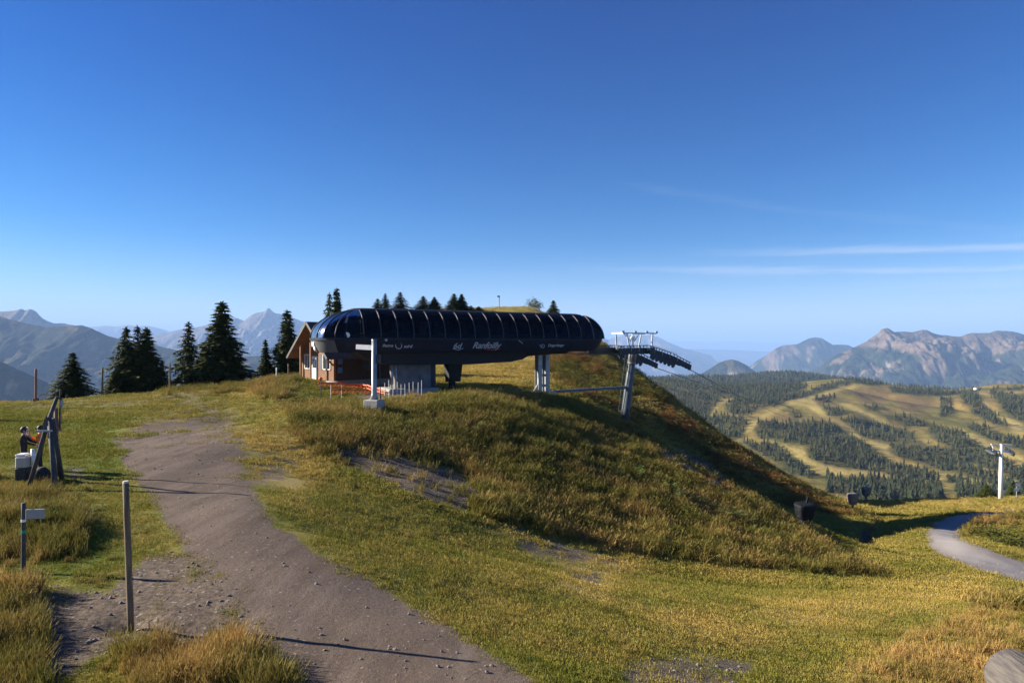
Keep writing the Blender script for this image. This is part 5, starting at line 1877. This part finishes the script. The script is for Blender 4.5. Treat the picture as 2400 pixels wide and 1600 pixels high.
def conifer_mesh(name, seed, levels=34, rad=0.30, trunk_bare=0.04, density=1.0, droop=0.35, ragged=0.25, mat=None, twigs=9):
    """unit-height spruce crown: whorls of drooping limbs carrying many small needle sprays"""
    rnd = random.Random(seed)
    V, Fc = [], []

    def spray(c, d, up, L, W):
        s = d.cross(up)
        if s.length < 1e-4: s = Vector((1, 0, 0))
        s.normalize()
        b = len(V)
        tip = c + d * L
        m_ = c + d * L * .5
        V.extend([c, m_ + s * W, tip, m_ - s * W])
        Fc.append((b, b + 1, b + 2, b + 3))
    for lv in range(levels):
        t = lv / (levels - 1)
        z = trunk_bare + (0.985 - trunk_bare) * (t ** 0.92)
        env = rad * (1 - z) ** 0.88 * (0.80 + 0.34 * rnd.random())
        env = max(env, 0.012)
        if z < 0.12: env *= 0.80 + z
        nb = max(4, int((11 - 5 * t) * density))
        a0 = rnd.random() * 6.28
        for b_ in range(nb):
            if rnd.random() < ragged * 0.35: continue
            a = a0 + 6.283 * b_ / nb + rnd.uniform(-.25, .25)
            L = env * rnd.uniform(1 - ragged, 1 + ragged * 0.45)
            out = Vector((math.cos(a), math.sin(a), 0))
            zj = z + rnd.uniform(-.012, .012)
            nt = max(3, int(twigs * 1.5 * (L / rad) + 3))
            for k in range(nt):
                f = (k + .6) / nt
                dz = 0.12 * L * f - droop * L * f * f * 1.6 + (0.10 * L * max(0, f - .7))
                c = Vector((0, 0, zj)) + out * L * f + Vector((0, 0, dz))
                sz = 0.030 + 0.020 * (1 - t)
                for sgn in (-1, 1):
                    d = (out * rnd.uniform(.45, .9) + out.cross(Vector((0, 0, 1))) * sgn * rnd.uniform(.35, .9) + Vector((0, 0, rnd.uniform(-.75, -.05)))).normalized()
                    spray(c, d, Vector((rnd.uniform(-.5, .5), rnd.uniform(-.5, .5), 1)), sz * rnd.uniform(.8, 1.5), sz * rnd.uniform(.26, .42))
                if k == nt - 1:
                    spray(c, (out + Vector((0, 0, .1))).normalized(), Vector((0, 0, 1)), sz * 1.2, sz * .25)
                if rnd.random() < .55:
                    spray(c, Vector((rnd.uniform(-.3, .3), rnd.uniform(-.3, .3), -1)).normalized(), out, sz * 1.1, sz * .25)
    # leader
    for k in range(8):
        a = k * 2.4
        spray(Vector((0, 0, .95 + .006 * k)), Vector((math.cos(a) * .4, math.sin(a) * .4, 1)).normalized(), Vector((1, 0, 0)), .03, .006)
    me = bpy.data.meshes.new(name)
    me.from_pydata(V, [], Fc)
    me.materials.append(mat or M_NEEDLE)
    me.update()
    return me


def trunk_mesh(name, limbs=16, seed=0):
    rnd = random.Random(seed)
    b = MB()
    b.tube([(0, 0, -.03), (0, 0, .02), (.003, 0, .4), (0, .003, .98)], [.030, .021, .014, .002], 8)
    for k in range(limbs):
        z = .05 + .6 * k / limbs
        a = rnd.random() * 6.28
        L = .2 * (1 - z)
        b.tube([(0, 0, z), (math.cos(a) * L * .5, math.sin(a) * L * .5, z + .005), (math.cos(a) * L, math.sin(a) * L, z - .02)], [.004, .003, .001], 4)
    me = bpy.data.meshes.new(name)
    me.from_pydata(b.v, [], b.f)
    me.materials.append(M_BARK)
    return me


CR = [conifer_mesh('crown', 1, 38, .26, droop=.30), conifer_mesh('crown', 2, 36, .31, droop=.36, ragged=.34), conifer_mesh('crown', 3, 40, .24, droop=.25, ragged=.2),
      conifer_mesh('crown', 4, 30, .30, droop=.35, ragged=.42, density=.8), conifer_mesh('crown', 5, 34, .25, droop=.4, ragged=.45, density=.62, mat=M_NEEDLE_DRY, twigs=7)]
TR = [trunk_mesh('trunk', 16, 3), trunk_mesh('trunk', 26, 9)]


def spruce(px, py_top, D, variant, width, label, grp=None, name='spruce_tree', dz=0.0, base=None):
    g = on_ground(px, D) if base is None else Vector(base)
    top = -(py_top - 806) / F * D
    h = top - g.z + .02
    r = empty(name, g + Vector((0, 0, -dz)), random.uniform(0, 6.28), label, 'tree', grp)
    h += dz
    me = CR[variant]
    rad = (.26, .31, .24, .30, .25)[variant]
    wm = width / F * D / 2
    s = 1.55 * wm / (rad * h) if width else 1.0
    c = bpy.data.objects.new('crown', me); COL.objects.link(c); c.parent = r; c.scale = (h * s, h * s, h)
    t = bpy.data.objects.new('trunk', TR[variant == 4]); COL.objects.link(t); t.parent = r; t.scale = (h, h, h)
    return r


spruce(170, 826, 51.5, 1, 84, 'small shapely spruce standing alone on the plateau edge at the left')
spruce(296, 768, 58.0, 1, 96, 'left dark spruce of the wide clump, touching the pale post', dz=.4)
spruce(322, 764, 59.5, 4, 76, 'thin half bare spruce in the middle of the wide clump', dz=.4)
spruce(343, 769, 58.5, 0, 92, 'right dark spruce of the wide clump', dz=.4)
spruce(268, 868, 56.5, 3, 60, 'low spruce at the left foot of the wide clump', dz=.3)
spruce(379, 846, 59.0, 3, 44, 'low narrow spruce at the right foot of the wide clump', dz=.3)
spruce(442, 756, 61.5, 3, 92, 'medium spruce with ragged sides right of the third far post', dz=.5)
spruce(478, 812, 60.5, 1, 70, 'bushy spruce tucked between the medium and the tallest spruce', dz=.5)
spruce(520, 709, 61.0, 2, 116, 'tallest densest spruce, in front of the far limestone mountain', dz=.6)
spruce(548, 840, 62.0, 3, 70, 'low spruce at the right foot of the tallest spruce', dz=.5)
spruce(622, 797, 66.0, 2, 46, 'slim small spruce left of the one beside the hut', dz=.8)
spruce(673, 728, 67.0, 2, 84, 'tall dark spruce just left of the hut roof', dz=.8)
spruce(700, 830, 70.0, 1, 60, 'dark spruce behind the hut deck', dz=.6)
spruce(772, 687, 76.0, 3, 70, 'left one of the twin spruces rising behind the glazed nose', dz=.5)
spruce(789, 676, 77.5, 2, 66, 'right taller one of the twin spruces rising behind the glazed nose', dz=.5)
spruce(885, 700, 112, 3, 44, 'ragged small tree above the station roof, leftmost of that row')
spruce(903, 688, 114, 3, 34, 'slim tree above the station roof beside the ragged one')
spruce(938, 685, 116, 4, 40, 'brownish sparse spruce above the station roof')
spruce(992, 694, 118, 3, 42, 'left one of a joined pair of young spruces above the station roof')
spruce(1018, 696, 119, 1, 36, 'right one of a joined pair of young spruces above the station roof')
spruce(1064, 688, 117, 1, 46, 'dark broad spruce above the middle of the station roof, left stem')
spruce(1082, 689, 117.5, 0, 34, 'dark spruce above the middle of the station roof, right stem')
spruce(1104, 716, 118, 3, 26, 'tiny left bush-like spruce just over the roof edge')
spruce(1122, 718, 118.5, 3, 26, 'tiny right bush-like spruce just over the roof edge')
spruce(1297, 704, 110, 1, 46, 'young spruce with pale stems above the right part of the station roof')
spruce(2313, 1136, 96, 1, 42, 'dark green bushy young spruce left of the white lift tower')
spruce(2372, 1130, 108, 1, 40, 'green young spruce between the white lift tower and the twin panel sign')

# shrubs on the skyline of the grassy hill


def shrub_mesh(name, seed, n=900, mat=None):
    rnd = random.Random(seed)
    V, Fc = [], []
    for _ in range(n):
        a = rnd.random() * 6.28; e = math.asin(rnd.random() ** .8)
        rr = rnd.random() ** .35 * (1 + .22 * math.sin(3 * a + seed) + .15 * math.sin(7 * a + 2 * e))
        c = Vector((math.cos(a) * math.cos(e) * rr * .5, math.sin(a) * math.cos(e) * rr * .5, math.sin(e) * rr * .8))
        d = Vector((rnd.gauss(0, 1), rnd.gauss(0, 1), rnd.gauss(.5, 1))).normalized()
        s = d.cross(Vector((rnd.gauss(0, 1), rnd.gauss(0, 1), rnd.gauss(0, 1)))).normalized()
        L = rnd.uniform(.05, .10)
        b = len(V)
        V += [c - s * L * .35, c + d * L * .5 - s * L * .1, c + s * L * .35, c + d * L]
        Fc.append((b, b + 2, b + 3)); Fc.append((b, b + 1, b + 3))
    me = bpy.data.meshes.new(name); me.from_pydata(V, [], Fc); me.materials.append(mat or M_SHRUB); me.update()
    return me


SHR = [shrub_mesh('shrub_leaves', k) for k in range(3)]
for px, D, w, h, lab in ((1252, 122, 3.6, 1.9, 'rounded green bush on the skyline above the station roof'),):
    o = bpy.data.objects.new('bush', SHR[0]); COL.objects.link(o); o.location = on_ground(px, D); o.scale = (w, w, h / .8)
    tag(o, lab, 'bush')
# rhododendron thicket in the hollow on the right
for k, (px, D, w, h) in enumerate(((2300, 47.5, 2.4, .75), (2330, 48, 2.6, .8), (2362, 47.5, 2.5, .8), (2392, 48, 2.7, .85), (2345, 45.5, 2.2, .7), (2380, 45, 2.5, .7), (2315, 49, 2.2, .6), (2420, 46.5, 2.8, .85))):
    o = bpy.data.objects.new('thicket_bush', SHR[k % 3]); COL.objects.link(o); o.location = on_ground(px, D, .15); o.scale = (w, w, h / .8); o.rotation_euler.z = k
    tag(o, 'green bush in the thicket of the hollow beside the right-hand track', 'bush', 'thicket bushes in the hollow')

# ------------------------------------------------------------------ scattered ground cover (geometry nodes on real points)


def blade_clump(name, seed, n, h0, h1, spread, w, mat, lean=.35, heads=0.0):
    rnd = random.Random(seed)
    V, Fc = [], []
    for _ in range(n):
        a = rnd.random() * 6.28; r = spread * rnd.random() ** .5
        c = Vector((math.cos(a) * r, math.sin(a) * r, -.02))
        h = rnd.uniform(h0, h1)
        la = rnd.random() * 6.28; l = rnd.uniform(.1, lean) * h
        ld = Vector((math.cos(la) * l, math.sin(la) * l, 0))
        s = Vector((math.cos(la + 1.57), math.sin(la + 1.57), 0)) * w * rnd.uniform(.7, 1.3)
        m_ = c + Vector((0, 0, h * .55)) + ld * .35
        t_ = c + Vector((0, 0, h)) + ld
        b = len(V)
        V += [c - s, c + s, m_ + s * .8, m_ - s * .8, t_]
        Fc += [(b, b + 1, b + 2, b + 3), (b + 3, b + 2, b + 4)]
        if rnd.random() < heads:
            b = len(V)
            V += [t_ - s * 1.2 - Vector((0, 0, h * .10)), t_ + s * 1.2 - Vector((0, 0, h * .10)), t_ + s * .8 + ld * .15 + Vector((0, 0, h * .05)), t_ + ld * .25 + Vector((0, 0, h * .12))]
            Fc.append((b, b + 1, b + 2, b + 3))
    me = bpy.data.meshes.new(name); me.from_pydata(V, [], Fc); me.materials.append(mat); me.update()
    return me


def stone_mesh(name, seed):
    rnd = random.Random(seed)
    bm = bmesh.new(); bmesh.ops.create_icosphere(bm, subdivisions=1, radius=.5)
    for v in bm.verts:
        v.co *= rnd.uniform(.75, 1.15); v.co.z *= .6
    me = bpy.data.meshes.new(name); bm.to_mesh(me); bm.free(); me.materials.append(M_STONE)
    return me


def herb_mesh(name, seed):
    rnd = random.Random(seed); V, Fc = [], []
    for s_ in range(7):
        a0 = rnd.random() * 6.28; lean = rnd.uniform(.05, .3)
        for k in range(12):
            z = .1 + .9 * k / 12
            c = Vector((math.cos(a0) * lean * z, math.sin(a0) * lean * z, z))
            a = k * 2.4; d = Vector((math.cos(a), math.sin(a), rnd.uniform(-.2, .5))).normalized(); s = Vector((-math.sin(a), math.cos(a), 0))
            L = .26 * (1.1 - .5 * z); b = len(V)
            V += [c, c + d * L * .5 + s * L * .2, c + d * L, c + d * L * .5 - s * L * .2]; Fc.append((b, b + 1, b + 2, b + 3))
    me = bpy.data.meshes.new(name); me.from_pydata(V, [], Fc); me.materials.append(M_HERB); me.update()
    return me


def far_tree_mesh(name, seed, round_=False):
    rnd = random.Random(seed); V, Fc = [], []
    if not round_:
        n = 9
        for k in range(7):
            z0 = .06 + .13 * k; z1 = z0 + .24
            r0 = (.20 * (1 - z0) + .02) * rnd.uniform(.85, 1.15)
            b = len(V)
            a0 = rnd.random() * 6.28
            V.append((rnd.uniform(-.01, .01), rnd.uniform(-.01, .01), min(1.0, z1)))
            for i in range(n):
                a = a0 + 6.283 * i / n; rr = r0 * (rnd.uniform(.9, 1.25) if i % 2 else rnd.uniform(.5, .75))
                V.append((math.cos(a) * rr, math.sin(a) * rr, z0 + (0 if i % 2 else .035)))
            for i in range(n):
                Fc.append((b, b + 1 + i, b + 1 + (i + 1) % n))
        b = len(V)
        for z, r in ((-.05, .02), (.3, .015)):
            for i in range(4): V.append((math.cos(i * 1.57) * r, math.sin(i * 1.57) * r, z))
        for i in range(4): Fc.append((b + i, b + (i + 1) % 4, b + 4 + (i + 1) % 4, b + 4 + i))
    else:
        for _ in range(130):
            a = rnd.random() * 6.28; e = math.asin(rnd.uniform(-.6, 1)); rr = rnd.random() ** .3
            c = Vector((math.cos(a) * math.cos(e) * rr * .34, math.sin(a) * math.cos(e) * rr * .34, .55 + math.sin(e) * rr * .42))
            d = Vector((rnd.gauss(0, 1), rnd.gauss(0, 1), rnd.gauss(0, 1))).normalized(); s = d.cross(Vector((.3, .5, .8))).normalized()
            L = .11; b = len(V); V += [c - s * L, c + d * L, c + s * L]; Fc.append((b, b + 1, b + 2))
    me = bpy.data.meshes.new(name); me.from_pydata([tuple(v) for v in V], [], Fc); me.materials.append(M_FARTREE); me.update()
    return me


def library(name, meshes):
    """a collection of source shapes that is not part of the scene itself"""
    c = bpy.data.collections.new(name)
    for i, me in enumerate(meshes):
        o = bpy.data.objects.new(f'{name}_{chr(97 + i)}', me)
        c.objects.link(o)
    return c


def scatter(name, lib, nlib, pos, rot, scale, idx, tint, mat_probe=None):
    me = bpy.data.meshes.new(name)
    n = len(pos)
    me.vertices.add(n)
    me.vertices.foreach_set('co', np.asarray(pos, np.float32).ravel())
    for nm, typ, arr, key in (('rot', 'FLOAT_VECTOR', rot, 'vector'), ('scl', 'FLOAT_VECTOR', scale, 'vector'), ('idx', 'INT', idx, 'value'), ('tint', 'FLOAT', tint, 'value')):
        a = me.attributes.new(nm, typ, 'POINT')
        a.data.foreach_set(key, np.asarray(arr, np.int32 if typ == 'INT' else np.float32).ravel())
    o = link_mesh(name, me)
    ng = bpy.data.node_groups.new(name, 'GeometryNodeTree')
    ng.interface.new_socket('Geometry', in_out='INPUT', socket_type='NodeSocketGeometry')
    ng.interface.new_socket('Geometry', in_out='OUTPUT', socket_type='NodeSocketGeometry')
    N, Lk = ng.nodes, ng.links
    gi = N.new('NodeGroupInput'); go = N.new('NodeGroupOutput')
    ci = N.new('GeometryNodeCollectionInfo')
    ci.inputs['Collection'].default_value = lib
    ci.inputs['Separate Children'].default_value = True
    ci.inputs['Reset Children'].default_value = True
    ip = N.new('GeometryNodeInstanceOnPoints')
    ip.inputs['Pick Instance'].default_value = True

    def attr(nm, typ):
        a = N.new('GeometryNodeInputNamedAttribute'); a.data_type = typ; a.inputs['Name'].default_value = nm
        return [s for s in a.outputs if s.enabled and s.name == 'Attribute'][0]
    Lk.new(gi.outputs[0], ip.inputs['Points'])
    Lk.new(ci.outputs[0], ip.inputs['Instance'])
    Lk.new(attr('idx', 'INT'), ip.inputs['Instance Index'])
    e2r = N.new('FunctionNodeEulerToRotation')
    Lk.new(attr('rot', 'FLOAT_VECTOR'), e2r.inputs[0])
    Lk.new(e2r.outputs[0], ip.inputs['Rotation'])
    Lk.new(attr('scl', 'FLOAT_VECTOR'), ip.inputs['Scale'])
    Lk.new(ip.outputs[0], go.inputs[0])
    md = o.modifiers.new('scatter', 'NODES'); md.node_group = ng
    return tag(o, kind='stuff')


def ground_points(n, x0, x1, y0, y1, wfun, bias=1.0):
    """random points over the near ground, kept with probability wfun; bias>1 gathers them nearer"""
    u = RNG.random(n)
    y = y0 + (y1 - y0) * u ** bias
    half = np.maximum(6, 0.86 * y + 1.5)
    x = (RNG.random(n) * 2 - 1) * half
    m = (x > x0) & (x < x1)
    x, y = x[m], y[m]
    z = grid_sample(GZ, x, y)
    w = wfun(x, y, z)
    k = RNG.random(len(x)) < w
    return x[k], y[k], z[k]


def gm(k, x, y):
    return grid_sample(GM[k], x, y)


def vegetation():
    short = library('short_grass', [blade_clump(f'g{k}', k, 40, .014, .048, .17, .0042, M_BLADE) for k in range(4)])
    tall = library('tall_grass', [blade_clump(f't{k}', 20 + k, 34, .22, .60, .15, .0065, M_BLADE_TALL, .5, .5) for k in range(4)])
    mid = library('mid_grass', [blade_clump(f'm{k}', 40 + k, 54, .025, .085, .32, .010, M_BLADE) for k in range(3)])
    heath = library('heath', [shrub_mesh(f'h{k}', 60 + k, 160) for k in range(3)])
    herbs = library('herbs', [herb_mesh(f'b{k}', 80 + k) for k in range(3)])
    stones = library('stones', [stone_mesh(f's{k}', 90 + k) for k in range(4)])

    def rots(n, tilt=.12):
        return np.stack([RNG.normal(0, tilt, n), RNG.normal(0, tilt, n), RNG.random(n) * 6.283], 1)

    def tint_of(x, y, base=.24, amp=1.0):
        t = base + .13 * np.sin(y * 2.1 + x * .35 + 2.5 * fbm(x * .12, y * .12, 93, 2)) * (x > -2) + amp * .5 * fbm(x * .45, y * .45, 91, 4) + .45 * gm('straw', x, y) - .35 * gm('lush', x, y) + RNG.normal(0, .09, len(x))
        return np.clip(t, 0, 1)

    # mown turf, nearest
    def w_short(x, y, z):
        r, b_, d = gm('road', x, y), gm('bank', x, y), gm('bare', x, y)
        n = fbm(x * 1.7, y * 1.7, 55, 3)
        n2 = fbm(x * .6, y * .6, 59, 3)
        return np.clip((1 - smooth01(r + n * .45 + n2 * .35, .26, .68)) * (1 - b_) * (1 - smooth01(d + n * .55, .25, .6)), 0, 1) * (.75 + .25 * n)
    x, y, z = ground_points(80000, -99, 99, 6.5, 27, w_short, 1.25)
    n = len(x); s = RNG.uniform(.8, 1.5, n) * (1 + np.clip((y - 10) * .03, 0, .6))
    scatter('meadow_grass', short, 4, np.stack([x, y, z], 1), rots(n), np.stack([s, s, s * RNG.uniform(.7, 1.3, n)], 1), RNG.integers(0, 4, n), tint_of(x, y))
    x, y, z = ground_points(95000, -60, 99, 24, 92, w_short, 1.2)
    n = len(x); s = RNG.uniform(.8, 1.5, n) * (1 + np.clip((y - 24) * .012, 0, .6))
    scatter('meadow_grass_beyond', mid, 3, np.stack([x, y, z], 1), rots(n), np.stack([s, s, s * RNG.uniform(.6, 1.1, n)], 1), RNG.integers(0, 3, n), tint_of(x, y, .36))
    # small darker tussocks dotted through the turf
    def w_tus(x, y, z):
        n = fbm(x * 1.4, y * 1.4, 155, 4)
        return np.clip(w_short(x, y, z) * smooth01(n, .22, .5), 0, 1)
    x, y, z = ground_points(26000, -99, 99, 6.5, 50, w_tus, 1.2)
    n = len(x); s = RNG.uniform(.10, .34, n)
    scatter('turf_tussocks', tall, 4, np.stack([x, y, z], 1), rots(n, .25), np.stack([s * 1.8, s * 1.8, s], 1), RNG.integers(0, 4, n), np.clip(RNG.normal(.25, .3, n), 0, 1))
    # sparse weeds on track edges
    def w_weed(x, y, z):
        r, d = gm('road', x, y), gm('bare', x, y)
        n = fbm(x * 1.1, y * 1.1, 57, 3)
        return np.clip((smooth01(r, .1, .4) * (1 - smooth01(r, .6, .8)) + smooth01(d, .2, .5) * .55) * smooth01(n, .05, .3), 0, 1)
    x, y, z = ground_points(60000, -99, 30, 6.5, 34, w_weed, 1.3)
    n = len(x); s = RNG.uniform(.5, 1.3, n)
    scatter('track_weeds', short, 4, np.stack([x, y, z], 1), rots(n, .2), np.stack([s, s, s * 1.1], 1), RNG.integers(0, 4, n), tint_of(x, y, .25))
    # tall grass: on the bank, and in the foreground clumps
    FG = [[(-80, 1380), (60, 1360), (110, 1500), (90, 1640), (-80, 1640)], [(290, 1520), (400, 1500), (560, 1500), (650, 1560), (720, 1640), (300, 1640)], [(-80, 1130), (120, 1130), (220, 1230), (200, 1290), (80, 1330), (-80, 1330)],
          [(2050, 1540), (2250, 1430), (2420, 1380), (2500, 1400), (2500, 1640), (2000, 1640), (1960, 1600)], [(2240, 1200), (2420, 1190), (2420, 1230), (2300, 1225), (2250, 1270)], [(560, 880), (700, 880), (680, 940), (600, 925)],
          [(380, 905), (560, 893), (560, 915), (400, 922)], [(2230, 1165), (2420, 1160), (2420, 1180), (2260, 1182)]]

    def w_tall(x, y, z):
        px, py = proj(x, y, z)
        w = np.zeros(len(x))
        for k, p_ in enumerate(FG):
            w = np.maximum(w, smooth01(poly_sd(px, py, p_) + 34 * fbm(x * 1.6, y * 1.6, 5, 3), -10, 30) * (.75, .7, .6, .18, .45, .4, .15, .4)[k])
        bk = gm('bank', x, y) * (y < 62)
        dens = .50 + .5 * fbm(x * .5, y * .5, 66, 3)
        w = np.maximum(w * (y > 6.6) * (1 - smooth01(gm('road', x, y), .3, .6) * (x > 5)), bk * dens * (1 - .95 * smooth01(gm('bare', x, y) + .25 * fbm(x * 1.2, y * 1.2, 31, 3), .2, .45)))
        return np.clip(w, 0, 1)
    x, y, z = ground_points(60000, -99, 99, 6.6, 20, w_tall, 1.1)
    n = len(x); s = RNG.uniform(.35, .95, n) * (1 + .6 * fbm(x * 1.3, y * 1.3, 35, 3))
    s = np.where(x > 2, s * .62, s * .78)
    sx = s * 1.15
    scatter('tall_grass_near', tall, 4, np.stack([x, y, z], 1), rots(n, .16), np.stack([sx, sx, s], 1), RNG.integers(0, 4, n), np.clip(tint_of(x, y, .36, 1.6) + .5 * fbm(x * 1.8, y * 1.8, 37, 3), 0, 1))
    x, y, z = ground_points(150000, -60, 99, 20, 62, w_tall, 1.0)
    n = len(x); s = RNG.uniform(.55, 1.25, n)
    scatter('bank_grass', tall, 4, np.stack([x, y, z], 1), rots(n, .16), np.stack([s * 1.6, s * 1.6, s * .9], 1), RNG.integers(0, 4, n), tint_of(x, y, .14, 1.3))

    # heath and low shrubs on the two hillsides
    def w_heath(x, y, z):
        n = fbm(x * .3, y * .3, 71, 4)
        return np.clip(gm('heath', x, y) * smooth01(n, -.25, .15) * (1 - .8 * smooth01(gm('bare', x, y), .2, .5)), 0, 1)
    x, y, z = ground_points(90000, -10, 99, 28, 112, w_heath, 1.0)
    n = len(x); s = RNG.uniform(.35, 1.1, n) * (1 + np.clip((y - 50) * .01, 0, .5))
    scatter('heath_shrubs', heath, 3, np.stack([x, y, z - .05], 1), rots(n, .2), np.stack([s, s, s * .75], 1), RNG.integers(0, 3, n), np.clip(.35 + fbm(x * .25, y * .25, 73, 4) * 1.3 + RNG.normal(0, .2, n), 0, 1))
    # hillside straw grass between
    def w_hg(x, y, z):
        return np.clip((y > 60) * (1 - gm('bare', x, y)) * (.3 + .4 * gm('heath', x, y)), 0, 1)
    x, y, z = ground_points(90000, -40, 99, 60, 125, w_hg, 1.0)
    n = len(x); s = RNG.uniform(1.0, 2.2, n)
    scatter('hillside_grass', mid, 3, np.stack([x, y, z], 1), rots(n, .2), np.stack([s * 1.4, s * 1.4, s], 1), RNG.integers(0, 3, n), tint_of(x, y, .5, 1.2))

    # broad-leaved herbs on the bank
    hp = [(1270, 37), (1455, 37), (1470, 36.5), (1565, 36), (1580, 35.5), (1590, 36.2), (1700, 35), (1715, 34.8), (1740, 35.4), (1120, 37), (940, 34), (955, 34), (1650, 35.2), (1530, 35), (1500, 38)]
    P_ = []
    for px, D in hp:
        for _ in range(9):
            x = (px + RNG.normal(0, 9) - 1200) / F * D; yy = D + RNG.normal(0, .7)
            P_.append((x, yy, gz(x, yy)))
    wx, wy, wz = ground_points(2600, -99, 60, 7, 34, lambda x, y, z: w_short(x, y, z) * smooth01(fbm(x * .8, y * .8, 255, 3), .0, .4) * .6, 1.1)
    n0 = len(P_)
    P_ += list(zip(wx, wy, wz))
    n1 = len(P_)
    for _ in range(40):
        x = (RNG.uniform(150, 200) - 1200) / F * 15.6; yy = 15.6 + RNG.normal(0, .4); P_.append((x, yy, gz(x, yy)))
    n = len(P_); s = RNG.uniform(.35, .75, n); s[-40:] = RNG.uniform(.15, .28, 40); s[n0:n1] = RNG.uniform(.05, .13, n1 - n0)
    scatter('broadleaf_herbs', herbs, 3, np.array(P_), rots(n, .15), np.stack([s, s, s], 1), RNG.integers(0, 3, n), RNG.uniform(0, .5, n))

    # loose stones on track and dirt
    def w_st(x, y, z):
        return np.clip(.22 * smooth01(gm('road', x, y), .4, .8) + .75 * smooth01(gm('bare', x, y), .25, .5), 0, 1)
    x, y, z = ground_points(42000, -99, 40, 6.5, 40, w_st, 1.2)
    n = len(x); s = .012 + .07 * RNG.random(n) ** 6 + np.clip((y - 14) * .001, 0, .03)
    scatter('loose_stones', stones, 4, np.stack([x, y, z + s * .1], 1), rots(n, .5), np.stack([s, s, s], 1), RNG.integers(0, 4, n), RNG.random(n))


vegetation()


# ------------------------------------------------------------------ woods on the middle hills
def woods():
    fmesh = [far_tree_mesh(f'far_spruce_{k}', k) for k in range(4)] + [far_tree_mesh('far_bush', 9, True)]
    lib = library('wood', fmesh)
    pts = []
    # candidates on a jittered grid
    step = 7.2
    xs = np.arange(40, 1500, step); ys = np.arange(520, 1720, step)
    X, Y = np.meshgrid(xs, ys)
    x = (X + RNG.uniform(-.5, .5, X.shape) * step).ravel(); y = (Y + RNG.uniform(-.5, .5, X.shape) * step).ravel()
    z = hgrid(HZ, x, y)
    px, py = proj(x, y, z)
    m = (px > 1380) & (px < 2560)
    x, y, z, px, py = x[m], y[m], z[m], px[m], py[m]
    jit = 5 * fbm(x / 18, y / 18, 13, 3)
    w = np.zeros(len(x))
    for i, p_ in enumerate(WOODS):
        w = np.maximum(w, smooth01(poly_sd(px, py, p_) + jit * 1.1 - 1.5, -2, 2) * (.80 if i not in (5, 10) else .62))
    w *= 0.55 + 0.9 * smooth01(fbm(x / 40, y / 40, 19, 3), -.5, .1)
    rw = np.zeros(len(x))
    for p_ in RIDGE_WOODS:
        rw = np.maximum(rw, smooth01(poly_sd(px, py, p_), -2, 2) * .6)
    w = np.maximum(w, rw)
    run = hgrid(HRUN, x, y)
    w = w * (1 - .97 * np.clip(run, 0, 1)) + .0022 * (1 - run)
    k = RNG.random(len(x)) < w
    x, y, z, rw, px = x[k], y[k], z[k], rw[k], px[k]
    n = len(x)
    h = RNG.uniform(5, 14, n) * (1 + .25 * smooth01(-y, -800, -650))
    h = np.where(y > 1300, h * .8, h)
    idx = RNG.integers(0, 4, n)
    bushy = RNG.random(n) < .16 + .25 * (fbm(x / 90, y / 90, 88, 2) > .15)
    idx = np.where(bushy, 4, idx); h = np.where(bushy, h * .62, h)
    wd = h * RNG.uniform(.85, 1.35, n)
    tint = np.clip(RNG.normal(.25, .22, n) + .3 * bushy, 0, 1)
    rz = RNG.random(n) * 6.283
    inview = (px > -5) & (px < 2410)
    order = np.argsort(-(h / y) * inview)
    ind = order[:300]
    rest = order[300:]
    lab = {False: 'dark spruce among the many on the pistes below the far round hill', True: 'round broadleaf tree among the spruces below the far round hill'}
    for i in ind:
        o = bpy.data.objects.new('hillside_spruce' if idx[i] != 4 else 'hillside_broadleaf_tree', fmesh[idx[i]])
        COL.objects.link(o)
        o.location = (x[i], y[i], z[i] - .4); o.rotation_euler = (0, 0, rz[i]); o.scale = (wd[i], wd[i], h[i])
        tag(o, lab[idx[i] == 4], 'tree', 'spruces on the slope beyond the meadow' if idx[i] != 4 else 'broadleaf trees on the slope beyond the meadow')
    scatter('hillside_woods', lib, 5, np.stack([x, y, z - .4], 1)[rest], np.stack([x * 0, x * 0, rz], 1)[rest], np.stack([wd, wd, h], 1)[rest], idx[rest], tint[rest])
    # more distant woods behind the crest
    n = 16000
    x = RNG.uniform(200, 2600, n); y = RNG.uniform(1720, 3150, n)
    z = hgrid(HZ, x, y)
    keep = fbm(x / 300, y / 300, 77, 4) < .42
    x, y, z = x[keep], y[keep], z[keep]; n = len(x)
    h = RNG.uniform(12, 22, n)
    scatter('back_woods', lib, 5, np.stack([x, y, z - .5], 1), np.stack([x * 0, x * 0, RNG.random(n) * 6.28], 1), np.stack([h * 1.5, h * 1.5, h], 1), RNG.integers(0, 4, n), RNG.uniform(0, .4, n))


woods()
